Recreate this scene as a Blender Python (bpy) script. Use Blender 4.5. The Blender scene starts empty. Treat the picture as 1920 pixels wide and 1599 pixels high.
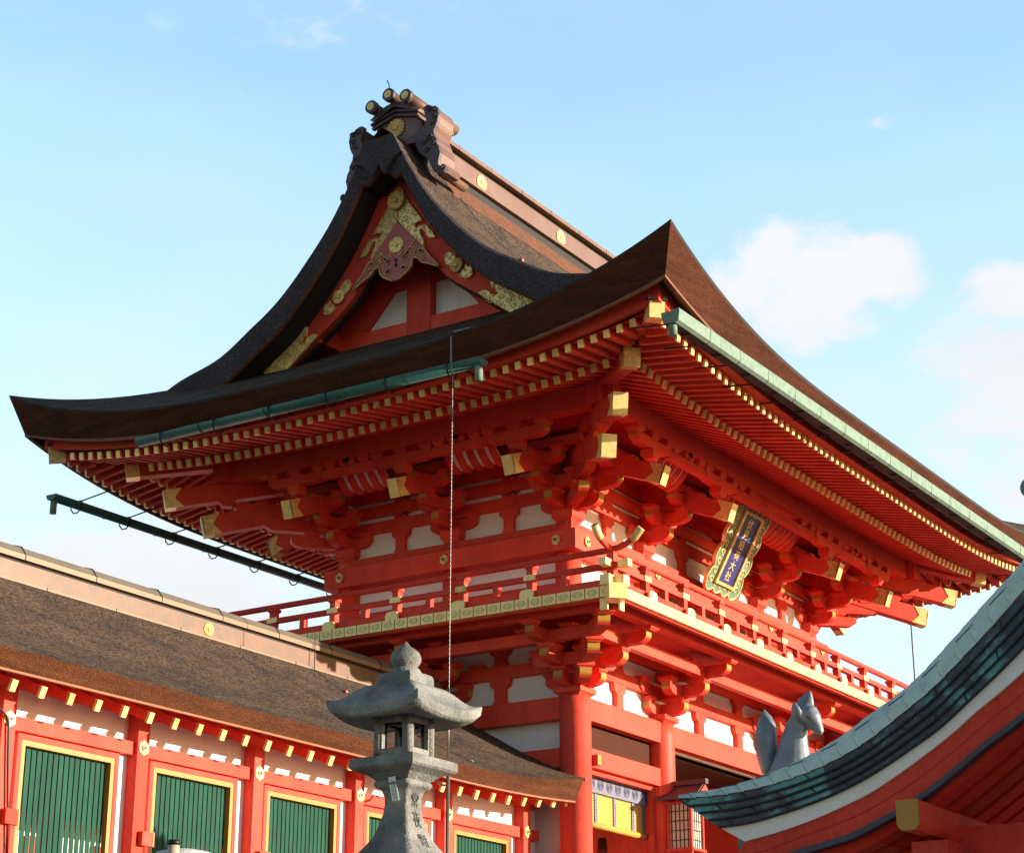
import bpy, math, random
import numpy as np
from mathutils import Vector, Matrix
random.seed(7)
S=bpy.context.scene
pi=math.pi
# ---------------------------------------------------------------- camera
CF,YAW,TILT,ROLL=3622.40873,0.57078,0.34191,0.00079
CO=np.array([-32.53168,-19.51996,1.04896])
_f=np.array([math.cos(TILT)*math.cos(YAW),math.cos(TILT)*math.sin(YAW),math.sin(TILT)])
_r=np.array([math.sin(YAW),-math.cos(YAW),0.]);_u=np.cross(_r,_f)
_r,_u=_r*math.cos(ROLL)+_u*math.sin(ROLL),-_r*math.sin(ROLL)+_u*math.cos(ROLL)
cam=bpy.data.cameras.new('camera');co=bpy.data.objects.new('camera',cam);S.collection.objects.link(co)
cam.sensor_width=36;cam.sensor_fit='HORIZONTAL';cam.lens=CF/1920*36;cam.clip_end=3000;cam.clip_start=.1
M=Matrix(((_r[0],_u[0],-_f[0],CO[0]),(_r[1],_u[1],-_f[1],CO[1]),(_r[2],_u[2],-_f[2],CO[2]),(0,0,0,1)))
co.matrix_world=M;S.camera=co
# ---------------------------------------------------------------- sun, sky
SUN_EL=math.radians(9.8);SAZ=math.radians(293)
sd=Vector((math.cos(SUN_EL)*math.cos(SAZ),math.cos(SUN_EL)*math.sin(SAZ),math.sin(SUN_EL)))
L=bpy.data.lights.new('sun','SUN');L.energy=5.0;L.angle=math.radians(.5);L.color=(1,.89,.74)
lo=bpy.data.objects.new('sun',L);S.collection.objects.link(lo);lo.rotation_euler=sd.to_track_quat('Z','Y').to_euler()
W_=bpy.data.worlds.new('World');S.world=W_;W_.use_nodes=True
nt=W_.node_tree;N=nt.nodes;K=nt.links
bg=N['Background'];bg.inputs[1].default_value=0.13
sky=N.new('ShaderNodeTexSky');sky.sky_type='NISHITA';sky.sun_disc=False;sky.sun_elevation=SUN_EL
sky.sun_rotation=pi/2-SAZ;sky.air_density=1.0;sky.dust_density=.4;sky.ozone_density=1.5
tc=N.new('ShaderNodeTexCoord')
def wm(op,a,b=None,v=None):
    n=N.new('ShaderNodeMath');n.operation=op;n.use_clamp=False
    for i,x in enumerate((a,b)):
        if x is None: continue
        if isinstance(x,(int,float)): n.inputs[i].default_value=x
        else: K.new(x,n.inputs[i])
    return n.outputs[0]
def wnoise(scale,det,rough,stretch):
    mp=N.new('ShaderNodeMapping');mp.inputs['Scale'].default_value=(1,1,stretch);K.new(tc.outputs['Generated'],mp.inputs[0])
    n=N.new('ShaderNodeTexNoise');n.inputs['Scale'].default_value=scale;n.inputs['Detail'].default_value=det;n.inputs['Roughness'].default_value=rough
    K.new(mp.outputs[0],n.inputs['Vector']);return n.outputs['Fac']
n1=wnoise(26,9,.6,1.6);n2=wnoise(7,5,.55,2.2)
tot=None
# cumulus banks given as directions in the sky (dx,dy,dz, radius, strength, vertical stretch)
for (dx,dy,dz,rad,st,vs) in [(.832,.376,.412,.020,1.1,1.1),(.845,.36,.400,.036,1.15,1.3),(.855,.335,.405,.026,1.1,1.4),(.83,.385,.40,.022,1.0,1.2),(.885,.268,.388,.024,.9,1.7),
    (.89,.28,.350,.040,.7,1.4),(.885,.27,.32,.045,.6,1.4),(.67,.70,.258,.036,.8,1.5),(.695,.665,.262,.032,.85,1.6),(.72,.64,.245,.036,.9,1.3),(.645,.72,.262,.03,.6,1.6),(.60,.72,.335,.024,1.0,1.3),
    (.62,.735,.29,.04,.55,2),(.835,.315,.4745,.010,.25,2.5),(.797,.42,.432,.022,.10,1.2),(.67,.53,.52,.10,.20,2.5),(.85,.42,.28,.05,.9,1.2),(.80,.50,.25,.07,.9,1.4),(.91,.25,.28,.055,.9,1.3),(.63,.57,.5,.09,.15,2)]:
    s=N.new('ShaderNodeVectorMath');s.operation='SUBTRACT';K.new(tc.outputs['Generated'],s.inputs[0]);v=Vector((dx,dy,dz)).normalized();s.inputs[1].default_value=v
    m=N.new('ShaderNodeVectorMath');m.operation='MULTIPLY';K.new(s.outputs[0],m.inputs[0]);m.inputs[1].default_value=(1,1,vs)
    l=N.new('ShaderNodeVectorMath');l.operation='LENGTH';K.new(m.outputs[0],l.inputs[0])
    a=wm('MULTIPLY',wm('SUBTRACT',1.0,wm('DIVIDE',l.outputs['Value'],rad*1.5)),st);a=wm('MAXIMUM',a,0.0)
    tot=a if tot is None else wm('MAXIMUM',tot,a)
dens=wm('ADD',wm('MULTIPLY',tot,1.1),wm('MULTIPLY',wm('SUBTRACT',n1,.49),1.7))
dens=wm('MULTIPLY',dens,wm('MINIMUM',wm('MULTIPLY',tot,6.0),1.0))
cr=N.new('ShaderNodeMapRange');cr.inputs[1].default_value=.03;cr.inputs[2].default_value=.75;cr.interpolation_type='SMOOTHERSTEP';K.new(dens,cr.inputs[0])
# general thin veil, thicker toward the horizon
sx=N.new('ShaderNodeSeparateXYZ');K.new(tc.outputs['Generated'],sx.inputs[0])
hz=N.new('ShaderNodeMapRange');hz.inputs[1].default_value=.50;hz.inputs[2].default_value=.18;hz.inputs[3].default_value=.0;hz.inputs[4].default_value=.95;K.new(sx.outputs[2],hz.inputs[0])
bd=N.new('ShaderNodeVectorMath');bd.operation='DOT_PRODUCT';K.new(tc.outputs['Generated'],bd.inputs[0]);bd.inputs[1].default_value=Vector((.80,.50,.36)).normalized()
bank=N.new('ShaderNodeMapRange');bank.inputs[1].default_value=.72;bank.inputs[2].default_value=.95;bank.interpolation_type='SMOOTHSTEP';K.new(bd.outputs['Value'],bank.inputs[0])
veil=wm('ADD',wm('MULTIPLY',hz.outputs[0],wm('ADD',.35,wm('MULTIPLY',n2,.9))),wm('MULTIPLY',n2,.30));veil=wm('MULTIPLY',wm('MINIMUM',wm('MAXIMUM',veil,0.0),.9),bank.outputs[0])
tint=N.new('ShaderNodeMix');tint.data_type='RGBA';tint.blend_type='MULTIPLY';tint.inputs[0].default_value=1;K.new(sky.outputs[0],tint.inputs[6]);bt=N.new('ShaderNodeMix');bt.data_type='RGBA';bt.inputs[6].default_value=(.80,.80,.78,1);bt.inputs[7].default_value=(1.85,2.08,2.0,1);K.new(bank.outputs[0],bt.inputs[0]);K.new(bt.outputs[2],tint.inputs[7])
SKYTINT=tint
mx=N.new('ShaderNodeMix');mx.data_type='RGBA';K.new(veil,mx.inputs[0]);K.new(tint.outputs[2],mx.inputs[6]);mx.inputs[7].default_value=(3.1,3.55,3.95,1)
# cloud shade: denser cores go slightly lilac
cc=N.new('ShaderNodeMix');cc.data_type='RGBA';cc.inputs[6].default_value=(3.8,3.77,3.77,1);cc.inputs[7].default_value=(3.0,3.1,3.3,1);K.new(n2,cc.inputs[0])
mx2=N.new('ShaderNodeMix');mx2.data_type='RGBA';K.new(wm('MULTIPLY',cr.outputs[0],.97),mx2.inputs[0]);K.new(mx.outputs[2],mx2.inputs[6]);K.new(cc.outputs[2],mx2.inputs[7])
K.new(mx2.outputs[2],bg.inputs[0])
S.view_settings.view_transform='Standard';S.view_settings.look='None';S.view_settings.exposure=1.05;S.view_settings.gamma=1
S.render.engine='CYCLES';S.cycles.max_bounces=8;S.cycles.diffuse_bounces=4

# ---------------------------------------------------------------- survey helpers (pixel of the 1920 px photo + a known plane -> a point in the place)
def ray(x,y): return _f+(x-960)/CF*_r-(y-799.5)/CF*_u
def onp(x,y,n,k):
    n=np.array(n,float);d=ray(x,y);return CO+d*((k-n@CO)/(n@d))
def onx(x,y,X): return onp(x,y,(1,0,0),X)
def ony(x,y,Y): return onp(x,y,(0,1,0),Y)
# ---------------------------------------------------------------- materials
MAT={}
def mat(name,col,rough=.5,metal=0,var=.12,vscale=3,bump=0,bscale=40,stretch=(1,1,1),col2=None,c2scale=2,c2lo=.45,c2hi=.62,layers=0,spec=None,grain=0,gs=60):
    m=bpy.data.materials.new(name);m.use_nodes=True;t=m.node_tree;n=t.nodes;k=t.links;b=n['Principled BSDF']
    b.inputs['Roughness'].default_value=rough;b.inputs['Metallic'].default_value=metal
    if spec is not None: b.inputs['Specular IOR Level'].default_value=spec
    tcn=n.new('ShaderNodeTexCoord');mp=n.new('ShaderNodeMapping');mp.inputs['Scale'].default_value=stretch;k.new(tcn.outputs['Object'],mp.inputs[0])
    def noise(s,d=5,r=.6):
        q=n.new('ShaderNodeTexNoise');q.inputs['Scale'].default_value=s;q.inputs['Detail'].default_value=d;q.inputs['Roughness'].default_value=r;k.new(mp.outputs[0],q.inputs['Vector']);return q.outputs['Fac']
    nz=noise(vscale)
    r=n.new('ShaderNodeMapRange');r.inputs[1].default_value=.25;r.inputs[2].default_value=.75;r.inputs[3].default_value=1-var;r.inputs[4].default_value=1+var;k.new(nz,r.inputs[0])
    base=n.new('ShaderNodeMix');base.data_type='RGBA';base.inputs[6].default_value=(*col,1);base.inputs[7].default_value=(*(col2 or col),1)
    if col2:
        f=n.new('ShaderNodeMapRange');f.inputs[1].default_value=c2lo;f.inputs[2].default_value=c2hi;k.new(noise(c2scale,7,.65),f.inputs[0]);k.new(f.outputs[0],base.inputs[0])
    val=r.outputs[0]
    if grain:
        g=n.new('ShaderNodeMapRange');g.inputs[1].default_value=.35;g.inputs[2].default_value=.65;g.inputs[3].default_value=1-grain;g.inputs[4].default_value=1+grain;k.new(noise(gs,3,.7),g.inputs[0])
        mm=n.new('ShaderNodeMath');mm.operation='MULTIPLY';k.new(val,mm.inputs[0]);k.new(g.outputs[0],mm.inputs[1]);val=mm.outputs[0]
    if layers:
        sp=n.new('ShaderNodeSeparateXYZ');k.new(tcn.outputs['Object'],sp.inputs[0])
        wv=n.new('ShaderNodeTexNoise');wv.noise_dimensions='3D';mp2=n.new('ShaderNodeMapping');mp2.inputs['Scale'].default_value=(.6,.6,layers);k.new(tcn.outputs['Object'],mp2.inputs[0]);k.new(mp2.outputs[0],wv.inputs['Vector']);wv.inputs['Scale'].default_value=1;wv.inputs['Detail'].default_value=3
        g=n.new('ShaderNodeMapRange');g.inputs[1].default_value=.3;g.inputs[2].default_value=.7;g.inputs[3].default_value=.72;g.inputs[4].default_value=1.25;k.new(wv.outputs['Fac'],g.inputs[0])
        mm=n.new('ShaderNodeMath');mm.operation='MULTIPLY';k.new(val,mm.inputs[0]);k.new(g.outputs[0],mm.inputs[1]);val=mm.outputs[0]
    vm=n.new('ShaderNodeVectorMath');vm.operation='SCALE';k.new(base.outputs[2],vm.inputs[0]);k.new(val,vm.inputs['Scale']);k.new(vm.outputs[0],b.inputs['Base Color'])
    if bump:
        bp=n.new('ShaderNodeBump');bp.inputs['Strength'].default_value=bump;bp.inputs['Distance'].default_value=.02;k.new(noise(bscale,4,.65),bp.inputs['Height']);k.new(bp.outputs[0],b.inputs['Normal'])
    MAT[name]=m;return m
RED=mat('vermilion paint',(.72,.064,.034),.60,var=.16,vscale=2.2,stretch=(1,1,.45),bump=.2,bscale=6,col2=(.56,.040,.020),c2scale=.9,c2lo=.45,c2hi=.75,grain=.07,gs=22,spec=.22)
REDB=mat('vermilion paint, fresher coat',(.76,.070,.034),.56,var=.14,vscale=1.9,stretch=(1,1,.45),bump=.2,bscale=6,col2=(.64,.048,.022),c2scale=1.1,grain=.07,gs=22,spec=.25)
REDC=mat('vermilion paint, faded coat',(.66,.070,.042),.68,var=.18,vscale=2.6,stretch=(1,1,.4),bump=.25,bscale=7,col2=(.50,.040,.022),c2scale=1.3,c2lo=.42,c2hi=.7,grain=.1,gs=20,spec=.15)
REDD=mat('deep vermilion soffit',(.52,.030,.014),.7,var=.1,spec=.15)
WHT=mat('white plaster',(.78,.76,.74),.85,var=.035,vscale=1.2,bump=.1,bscale=15,grain=.025,gs=9,spec=.2)
GOLDT=mat('tarnished gilt',(.74,.50,.18),.5,metal=.25,var=.2,vscale=7,bump=.15,bscale=25,col2=(.50,.33,.12),c2scale=9)
GOLDK=mat('old gilt relief',(.66,.45,.15),.4,metal=.4,var=.2,vscale=12)
YEL=mat('ochre paint',(.40,.19,.016),.5,var=.12,vscale=9)
GOLD=mat('gilt copper',(.92,.66,.25),.4,metal=.22,var=.16,vscale=5,bump=.15,bscale=25,col2=(.70,.46,.15),c2scale=16,c2lo=.5,c2hi=.72)
GOLDC=mat('chased gilt plate',(.95,.70,.27),.42,metal=.12,var=.10,vscale=20,bump=.4,bscale=11,col2=(.72,.53,.20),c2scale=18,c2lo=.52,c2hi=.66)
BARK=mat('cypress bark roof',(.092,.060,.040),.95,var=.25,vscale=.8,bump=1.0,bscale=22,stretch=(1,1.6,1.6),col2=(.038,.030,.028),c2scale=1.6,c2lo=.4,c2hi=.66,grain=.8,gs=17,spec=.12)
BARKE=mat('cut bark edge',(.078,.026,.013),.95,var=.22,vscale=1.3,bump=.9,bscale=42,grain=.5,gs=45,layers=9,spec=.12)
BARKV=mat('dark bark verge',(.062,.052,.060),.95,var=.22,vscale=1.1,bump=1,bscale=30,grain=.6,gs=28,spec=.15)
RUST=mat('cedar shingle lip',(.18,.065,.03),.8,var=.2,vscale=4)
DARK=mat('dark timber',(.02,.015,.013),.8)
COP=mat('brown copper sheet',(.17,.088,.064),.42,metal=.2,var=.1,vscale=1.2,col2=(.18,.10,.08),c2scale=1.4)
COPL=mat('pale weathered copper sheet',(.165,.080,.040),.5,metal=.1,var=.16,vscale=1.6,col2=(.12,.070,.045),c2scale=3,grain=.06)
COPD=mat('dark cast copper',(.085,.06,.065),.5,metal=.2,var=.15,vscale=4,bump=.8,bscale=9)
VERD=mat('verdigris copper',(.15,.225,.165),.7,metal=.05,var=.2,vscale=5,col2=(.085,.135,.105),c2scale=6,c2lo=.5,c2hi=.75,grain=.12,gs=25)
VERDD=mat('dark verdigris',(.03,.125,.12),.5,metal=.1,var=.25,vscale=9,bump=.3,bscale=30)
VERDL=mat('pale blue green copper sheet',(.46,.60,.54),.5,metal=.1,var=.1,vscale=3,col2=(.22,.37,.36),c2scale=5,c2lo=.5,c2hi=.8,grain=.05)
VLAY=mat('blotched copper courses',(.03,.045,.065),.5,metal=.15,var=.25,vscale=4,col2=(.09,.27,.28),c2scale=1.5,c2lo=.50,c2hi=.57,grain=.25,gs=20)
IRON=mat('black iron',(.015,.015,.017),.5,metal=.5)
BARKC=mat('orange cut bark edge',(.10,.034,.014),.95,var=.25,vscale=1.5,bump=.9,bscale=42,grain=.5,gs=45,layers=9,spec=.12)
STONE=mat('weathered granite',(.27,.262,.24),.95,var=.32,vscale=2.6,bump=.9,bscale=48,col2=(.12,.12,.112),c2scale=3.2,c2lo=.42,c2hi=.68,grain=.17,gs=60,spec=.15)
STONEP=mat('paving',(.12,.11,.105),.9,var=.12,vscale=2)
BRONZE=mat('blue grey patinated bronze',(.23,.25,.265),.42,metal=.3,var=.1,vscale=2.5,bump=.15,bscale=12,col2=(.15,.175,.20),c2scale=3.5,c2lo=.42,c2hi=.7,grain=.08,gs=30)
GREEN=mat('green painted slats',(.012,.068,.040),.7,spec=.15,var=.25,vscale=2.4,stretch=(3,3,.6),grain=.07,gs=18)
BLIND=mat('bamboo blind',(.075,.028,.018),.9,spec=.05,var=.25,vscale=3,stretch=(1,1,45),bump=.4,bscale=8)
YCLOTH=mat('yellow reed blind',(.50,.27,.035),.7,var=.12,vscale=5,stretch=(1,1,30),bump=.3,bscale=6)
LILAC=mat('blue lilac brocade',(.17,.165,.22),.8,var=.15,vscale=10)
NAVY=mat('navy ink line',(.05,.06,.16),.8)
PURP=mat('purple lacquer panel',(.045,.045,.16),.25,var=.05)
WOODB=mat('brown board',(.10,.05,.028),.6,var=.3,vscale=2,stretch=(1,1,7))
TAN=mat('painted backdrop',(.50,.40,.24),.7,var=.25,vscale=2)
PAPER=mat('white paper',(.80,.80,.78),.7,var=.02)
INK=mat('carved letters',(.055,.055,.05),.9)
INKG=mat('grey ink',(.28,.28,.28),.9)
WOODP=mat('bleached wood',(.42,.34,.24),.8,var=.25,vscale=3,stretch=(6,6,.7))
BGREEN=mat('green enamel carving',(.13,.22,.13),.5,var=.3,vscale=12,bump=.4,bscale=14)
PINKR=mat('rose lacquer',(.42,.09,.075),.5,var=.08)
LAMPP=mat('lamp paper panel',(.62,.50,.40),.6,var=.06)
WIRE=mat('braided steel',(.20,.19,.17),.4,metal=.6)
PINK=mat('pink cord',(.75,.10,.16),.6)
# ---------------------------------------------------------------- mesh builder
OFF={}
class MB:
    def __init__(s): s.v=[];s.f=[];s.m=[];s.sm=[]
    def add(s,vs,fs,m=0,smooth=False):
        o=len(s.v);s.v+=[tuple(map(float,p)) for p in vs];s.f+=[tuple(o+i for i in f) for f in fs];s.m+=[m]*len(fs);s.sm+=[smooth]*len(fs)
    def box(s,a,b,m=0):
        (x0,y0,z0),(x1,y1,z1)=a,b
        if x0>x1:x0,x1=x1,x0
        if y0>y1:y0,y1=y1,y0
        if z0>z1:z0,z1=z1,z0
        s.add([(x0,y0,z0),(x1,y0,z0),(x1,y1,z0),(x0,y1,z0),(x0,y0,z1),(x1,y0,z1),(x1,y1,z1),(x0,y1,z1)],[(0,3,2,1),(4,5,6,7),(0,1,5,4),(1,2,6,5),(2,3,7,6),(3,0,4,7)],m)
    def beam(s,a,b,w,h,m=0,up=(0,0,1),me=None,w2=None,h2=None):
        a=Vector(a);b=Vector(b);d=(b-a).normalized();side=d.cross(Vector(up)).normalized();u=side.cross(d)
        w2=w2 or w;h2=h2 or h
        vs=[a+side*sx*w/2+u*sz*h/2 for sx,sz in ((-1,-1),(1,-1),(1,1),(-1,1))]+[b+side*sx*w2/2+u*sz*h2/2 for sx,sz in ((-1,-1),(1,-1),(1,1),(-1,1))]
        s.add(vs,[(0,1,5,4),(1,2,6,5),(2,3,7,6),(3,0,4,7),(3,2,1,0)],m);s.add([vs[4],vs[5],vs[6],vs[7]],[(0,1,2,3)],m if me is None else me)
    def prism(s,poly,o,U,V,d,m=0,mside=None,smooth=False):
        o=Vector(o);U=Vector(U);V=Vector(V);d=Vector(d);n=len(poly)
        A=[o+U*p[0]+V*p[1] for p in poly];B=[q+d for q in A]
        s.add(A+B,[tuple(range(n))[::-1],tuple(range(n,2*n))],m)
        s.add(A+B,[(i,(i+1)%n,n+(i+1)%n,n+i) for i in range(n)],m if mside is None else mside,smooth)
    def tube(s,pts,r,n=8,m=0,cap=True,smooth=True):
        pts=[Vector(p) for p in pts];k=len(pts);rs=r if hasattr(r,'__len__') else [r]*k
        up=Vector((0,0,1));vs=[]
        for i,p in enumerate(pts):
            d=(pts[min(i+1,k-1)]-pts[max(i-1,0)]).normalized()
            u=up if abs(d.dot(up))<.95 else Vector((1,0,0))
            a=d.cross(u).normalized();b=a.cross(d)
            vs+=[p+(a*math.cos(2*pi*j/n)+b*math.sin(2*pi*j/n))*rs[i] for j in range(n)]
        fs=[(i*n+j,i*n+(j+1)%n,(i+1)*n+(j+1)%n,(i+1)*n+j) for i in range(k-1) for j in range(n)]
        s.add(vs,fs,m,smooth)
        if cap: s.add(vs[:n]+vs[-n:],[tuple(range(n))[::-1],tuple(range(n,2*n))],m)
    def lathe(s,prof,c,n=24,m=0,sq=False,smooth=True,rot=0,flare=0):
        c=Vector(c);vs=[]
        for r,z in prof:
            for j in range(n):
                a=2*pi*j/n+rot;vs.append(c+Vector((r*math.cos(a),r*math.sin(a),z)))
        k=len(prof)
        s.add(vs,[(i*n+j,i*n+(j+1)%n,(i+1)*n+(j+1)%n,(i+1)*n+j) for i in range(k-1) for j in range(n)],m,smooth)
        s.add(vs[:n]+vs[-n:],[tuple(range(n))[::-1],tuple(range(n,2*n))],m)
    def grid(s,P,m=0,smooth=True,flip=False):
        R=len(P);Cn=len(P[0]);vs=[p for row in P for p in row]
        fs=[(i*Cn+j,i*Cn+j+1,(i+1)*Cn+j+1,(i+1)*Cn+j) for i in range(R-1) for j in range(Cn-1)]
        if flip: fs=[f[::-1] for f in fs]
        s.add(vs,fs,m,smooth)
    def quad(s,a,b,c,d,m=0): s.add([a,b,c,d],[(0,1,2,3)],m)
    def flower(s,c,U,V,nrm,r,pet=16,m=0,mc=None):
        c=Vector(c);U=Vector(U);V=Vector(V);nrm=Vector(nrm);mc=m if mc is None else mc
        for k in range(pet):
            a=2*pi*(k+.5)/pet;d=U*math.cos(a)+V*math.sin(a);t=-U*math.sin(a)+V*math.cos(a);w=pi*r/pet*.88
            ring=[]
            prof=[(.28,.35,.25),(.55,.75,.5),(.82,1.05,.5),(.96,.75,.32),(1.0,.2,.05)]
            rows=[]
            for (f,ww,h) in prof:
                rows.append([c+d*r*f+t*w*ww*q+nrm*(r*.32*h*(1-q*q)+.002) for q in (-1,-.5,0,.5,1)])
            s.grid(rows,m)
        s.prism([(r*1.0*math.cos(2*pi*j/24)*.93,r*.93*math.sin(2*pi*j/24)) for j in range(24)],c-nrm*.01,U,V,nrm*.012,mc)
        rows=[[c+(U*math.cos(b)+V*math.sin(b))*r*.27*math.cos(e)+nrm*(r*.12+r*.14*math.sin(e)) for b in [2*pi*j/12 for j in range(13)]] for e in [i*pi/2/4 for i in range(5)]]
        s.grid(rows,mc)
    def build(s,name,mats,parent=None,loc=None,props=None,fix=True):
        if not isinstance(mats,(list,tuple)): mats=[mats]
        me=bpy.data.meshes.new(name);o=bpy.data.objects.new(name,me);S.collection.objects.link(o)
        base=OFF.get(parent.name,Vector((0,0,0))) if parent else Vector((0,0,0))
        l=Vector(loc) if loc is not None else base
        me.from_pydata([Vector(p)-l for p in s.v],[],s.f)
        rv=sum(ord(ch) for ch in o.name)*7+len(s.v)+int(abs(s.v[0][0]*31+s.v[0][1]*17))
        mats=[([RED,RED,REDB,REDC][rv%4] if m is RED else [GOLD,GOLD,GOLDT][rv%3] if m is GOLD else m) for m in mats]
        for m in mats: me.materials.append(m)
        me.polygons.foreach_set('material_index',s.m);me.polygons.foreach_set('use_smooth',s.sm);me.update()
        if fix:
            import bmesh
            b=bmesh.new();b.from_mesh(me);bmesh.ops.remove_doubles(b,verts=b.verts,dist=1e-5);bmesh.ops.recalc_face_normals(b,faces=b.faces);b.to_mesh(me);b.free()
        o.location=l-base
        if parent: o.parent=parent
        OFF[o.name]=l
        if props:
            for a,c in props.items(): o[a]=c
        return o
def thing(name,label,cat,loc,group=None):
    o=bpy.data.objects.new(name,None);S.collection.objects.link(o);o.location=loc;o.empty_display_size=.3
    o['label']=label;o['category']=cat
    if group:o['group']=group
    OFF[o.name]=Vector(loc);return o
def text_mb(txt,size,o,U,V,depth,mb,m=0,font_scale=(1,1),center=True):
    """real lettering: a text curve turned into mesh, laid on the plane (o,U,V)"""
    cu=bpy.data.curves.new('t','FONT');cu.body=txt;cu.size=size;cu.extrude=depth;cu.align_x='CENTER';cu.align_y='CENTER';cu.resolution_u=3
    to=bpy.data.objects.new('t',cu);S.collection.objects.link(to);dg=bpy.context.evaluated_depsgraph_get();dg.update()
    me=bpy.data.meshes.new_from_object(to.evaluated_get(dg))
    o=Vector(o);U=Vector(U);V=Vector(V);Nn=U.cross(V)
    if len(me.vertices):
        xs=[v.co.x for v in me.vertices];ys=[v.co.y for v in me.vertices];cx=(min(xs)+max(xs))/2;cy=(min(ys)+max(ys))/2
        mb.add([o+U*(v.co.x-cx)*font_scale[0]+V*(v.co.y-cy)*font_scale[1]+Nn*v.co.z for v in me.vertices],[tuple(p.vertices) for p in me.polygons],m)
    bpy.data.objects.remove(to);bpy.data.curves.remove(cu);bpy.data.meshes.remove(me)
def interp(tab):
    X=[a for a,b in tab];Y=[b for a,b in tab];n=len(X);m=[]
    sl=[(Y[i+1]-Y[i])/(X[i+1]-X[i]) for i in range(n-1)]
    for i in range(n): m.append(sl[0] if i==0 else sl[-1] if i==n-1 else (sl[i-1]+sl[i])/2)
    def g(x):
        x=max(X[0],min(X[-1],x));i=0
        while i<n-2 and x>X[i+1]: i+=1
        h=X[i+1]-X[i];t=(x-X[i])/h
        return (2*t**3-3*t*t+1)*Y[i]+(t**3-2*t*t+t)*h*m[i]+(-2*t**3+3*t*t)*Y[i+1]+(t**3-t*t)*h*m[i+1]
    return g
def lin(a,b,n): return [a+(b-a)*i/(n-1) for i in range(n)]
D=5.5566;Wd=11.6;CX=Wd/2;CY=D/2
exec_order=[]
# ================================================================ GROUND
GZ=-.55;TZ=1.9
b=MB();b.box((-60,-60,GZ-.3),(70,70,GZ));b.build('ground',[STONEP],props={'kind':'structure'})
b=MB();b.box((-19,-3.2,GZ+.004),(17,14,TZ))
for i in range(6): b.box((-4+i*.0,-3.2-.38*(i+1),GZ+.004),(16,-3.2-.38*i-.002,TZ-.4*(i+1)))
b.build('terrace',[STONEP],props={'kind':'structure'})
# ================================================================ GATE
gate=thing('shrine_gate','two-storey vermilion shrine gate with gilt fittings, balcony and great dark bark hip-and-gable roof','gate',(CX,CY,TZ))
class Side:
    def __init__(s,name,T,out,lat,Ln): s.n=name;s.T=T;s.o=Vector(out);s.l=Vector(lat);s.L=Ln
SW=Side('W',lambda l,q,z:(-q,l,z),(-1,0,0),(0,1,0),D)
SF=Side('F',lambda l,q,z:(l,-q,z),(0,-1,0),(1,0,0),Wd)
SB=Side('B',lambda l,q,z:(l,D+q,z),(0,1,0),(1,0,0),Wd)
SE=Side('E',lambda l,q,z:(Wd+q,l,z),(1,0,0),(0,1,0),D)
SIDES=[SW,SF,SB,SE]
def g8(c): return max(0,1-c/8.)**3
PS=lambda t:14.5+.5*t+.022*t*t
FT=lambda t:(1-t/9.) if t<2.4 else max(0,.733*(5-t)/2.6)
PM=interp([(0,14.5),(1,15.02),(2.1,15.62),(2.74,15.96),(3.94,16.45),(4.84,17.1),(5.54,17.6),(6.34,18.42),(6.92,19.15),(7.42,20.0),(7.78,20.68),(8.14,20.98)])
QE=5.36;TH=2.36;VT=.62
def zM(t,c): return PM(t)+1.25*g8(c)*FT(t)
def zS(t,c): return PS(t)+1.25*g8(c)*FT(t)
def xv(c): return c
ROOFX0=-3.0
# --- main slopes
mb=MB()
ts=lin(0,2.3,10)+[TH]+lin(2.6,8.139,26)
for sgn in (-1,1):
    rows=[]
    for t in ts:
        x0=-QE+min(t,TH);x1=Wd-x0;row=[]
        for i in range(61):
            v=i/60;v=.5-.5*math.cos(pi*v)*(.35)-(.5-v)*.65
            x=x0+(x1-x0)*v;c=min(x+QE,Wd+QE-x) if t<TH else min(x+QE,Wd+QE-x)
            row.append((x,CY+sgn*(8.14-t),zM(t,c)))
        rows.append(row)
    mb.grid(rows,0)
roof=mb.build('roof',[BARK],gate)
# skirts on the two gable sides
mb=MB()
def dmax(t):
    if t<=TH: return 8.14-t
    lo,hi=1.5,5.78
    for _ in range(30):
        m=(lo+hi)/2
        if PM(8.14-m)-.3>PS(t): lo=m
        else: hi=m
    return lo
for ex in (0,1):
    rows=[]
    for t in lin(0,TH,10)+lin(2.45,3.99,8):
        dm=dmax(t);row=[]
        for i in range(41):
            d=-dm+2*dm*i/40;c=8.14-abs(d)
            x=-QE+t
            row.append(((Wd-x) if ex else x,CY+d,zS(t,c)))
        rows.append(row)
    mb.grid(rows,0);mb.build('roof_skirt',[BARK],roof);mb=MB()
# eave edge: thick cut bark fascia, lip and underside
def ring(q,zf):
    pts=[]
    n=48
    def seg(sd,l0,l1,cs):
        for i in range(n):
            l=l0+(l1-l0)*(.5-.5*math.cos(pi*i/n))
            c=min(l+q,cs-l+q)
            pts.append(Vector(sd.T(l,q,zf(c))))
    seg(SF,-q,Wd+q,Wd);seg(SE,-q,D+q,D);
    n0=len(pts)
    for i in range(n):
        l=Wd+q-(Wd+2*q)*(.5-.5*math.cos(pi*i/n));pts.append(Vector(SB.T(l,q,zf(min(l+q,Wd-l+q)))))
    for i in range(n):
        l=D+q-(D+2*q)*(.5-.5*math.cos(pi*i/n));pts.append(Vector(SW.T(l,q,zf(min(l+q,D-l+q)))))
    return pts+[pts[0]]
ZB=lambda c:14.06+.82*g8(c)
R0=ring(QE,lambda c:zM(0,c)+.001);R0b=ring(QE-.015,lambda c:zM(0,c)-.05);R1=ring(5.07,ZB);R1b=ring(5.07,lambda c:ZB(c)-.05);R2=ring(4.98,lambda c:ZB(c)-.055);R3=ring(4.74,lambda c:ZB(c)+.06);R4=ring(4.4,lambda c:ZB(c)+.22)
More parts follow.
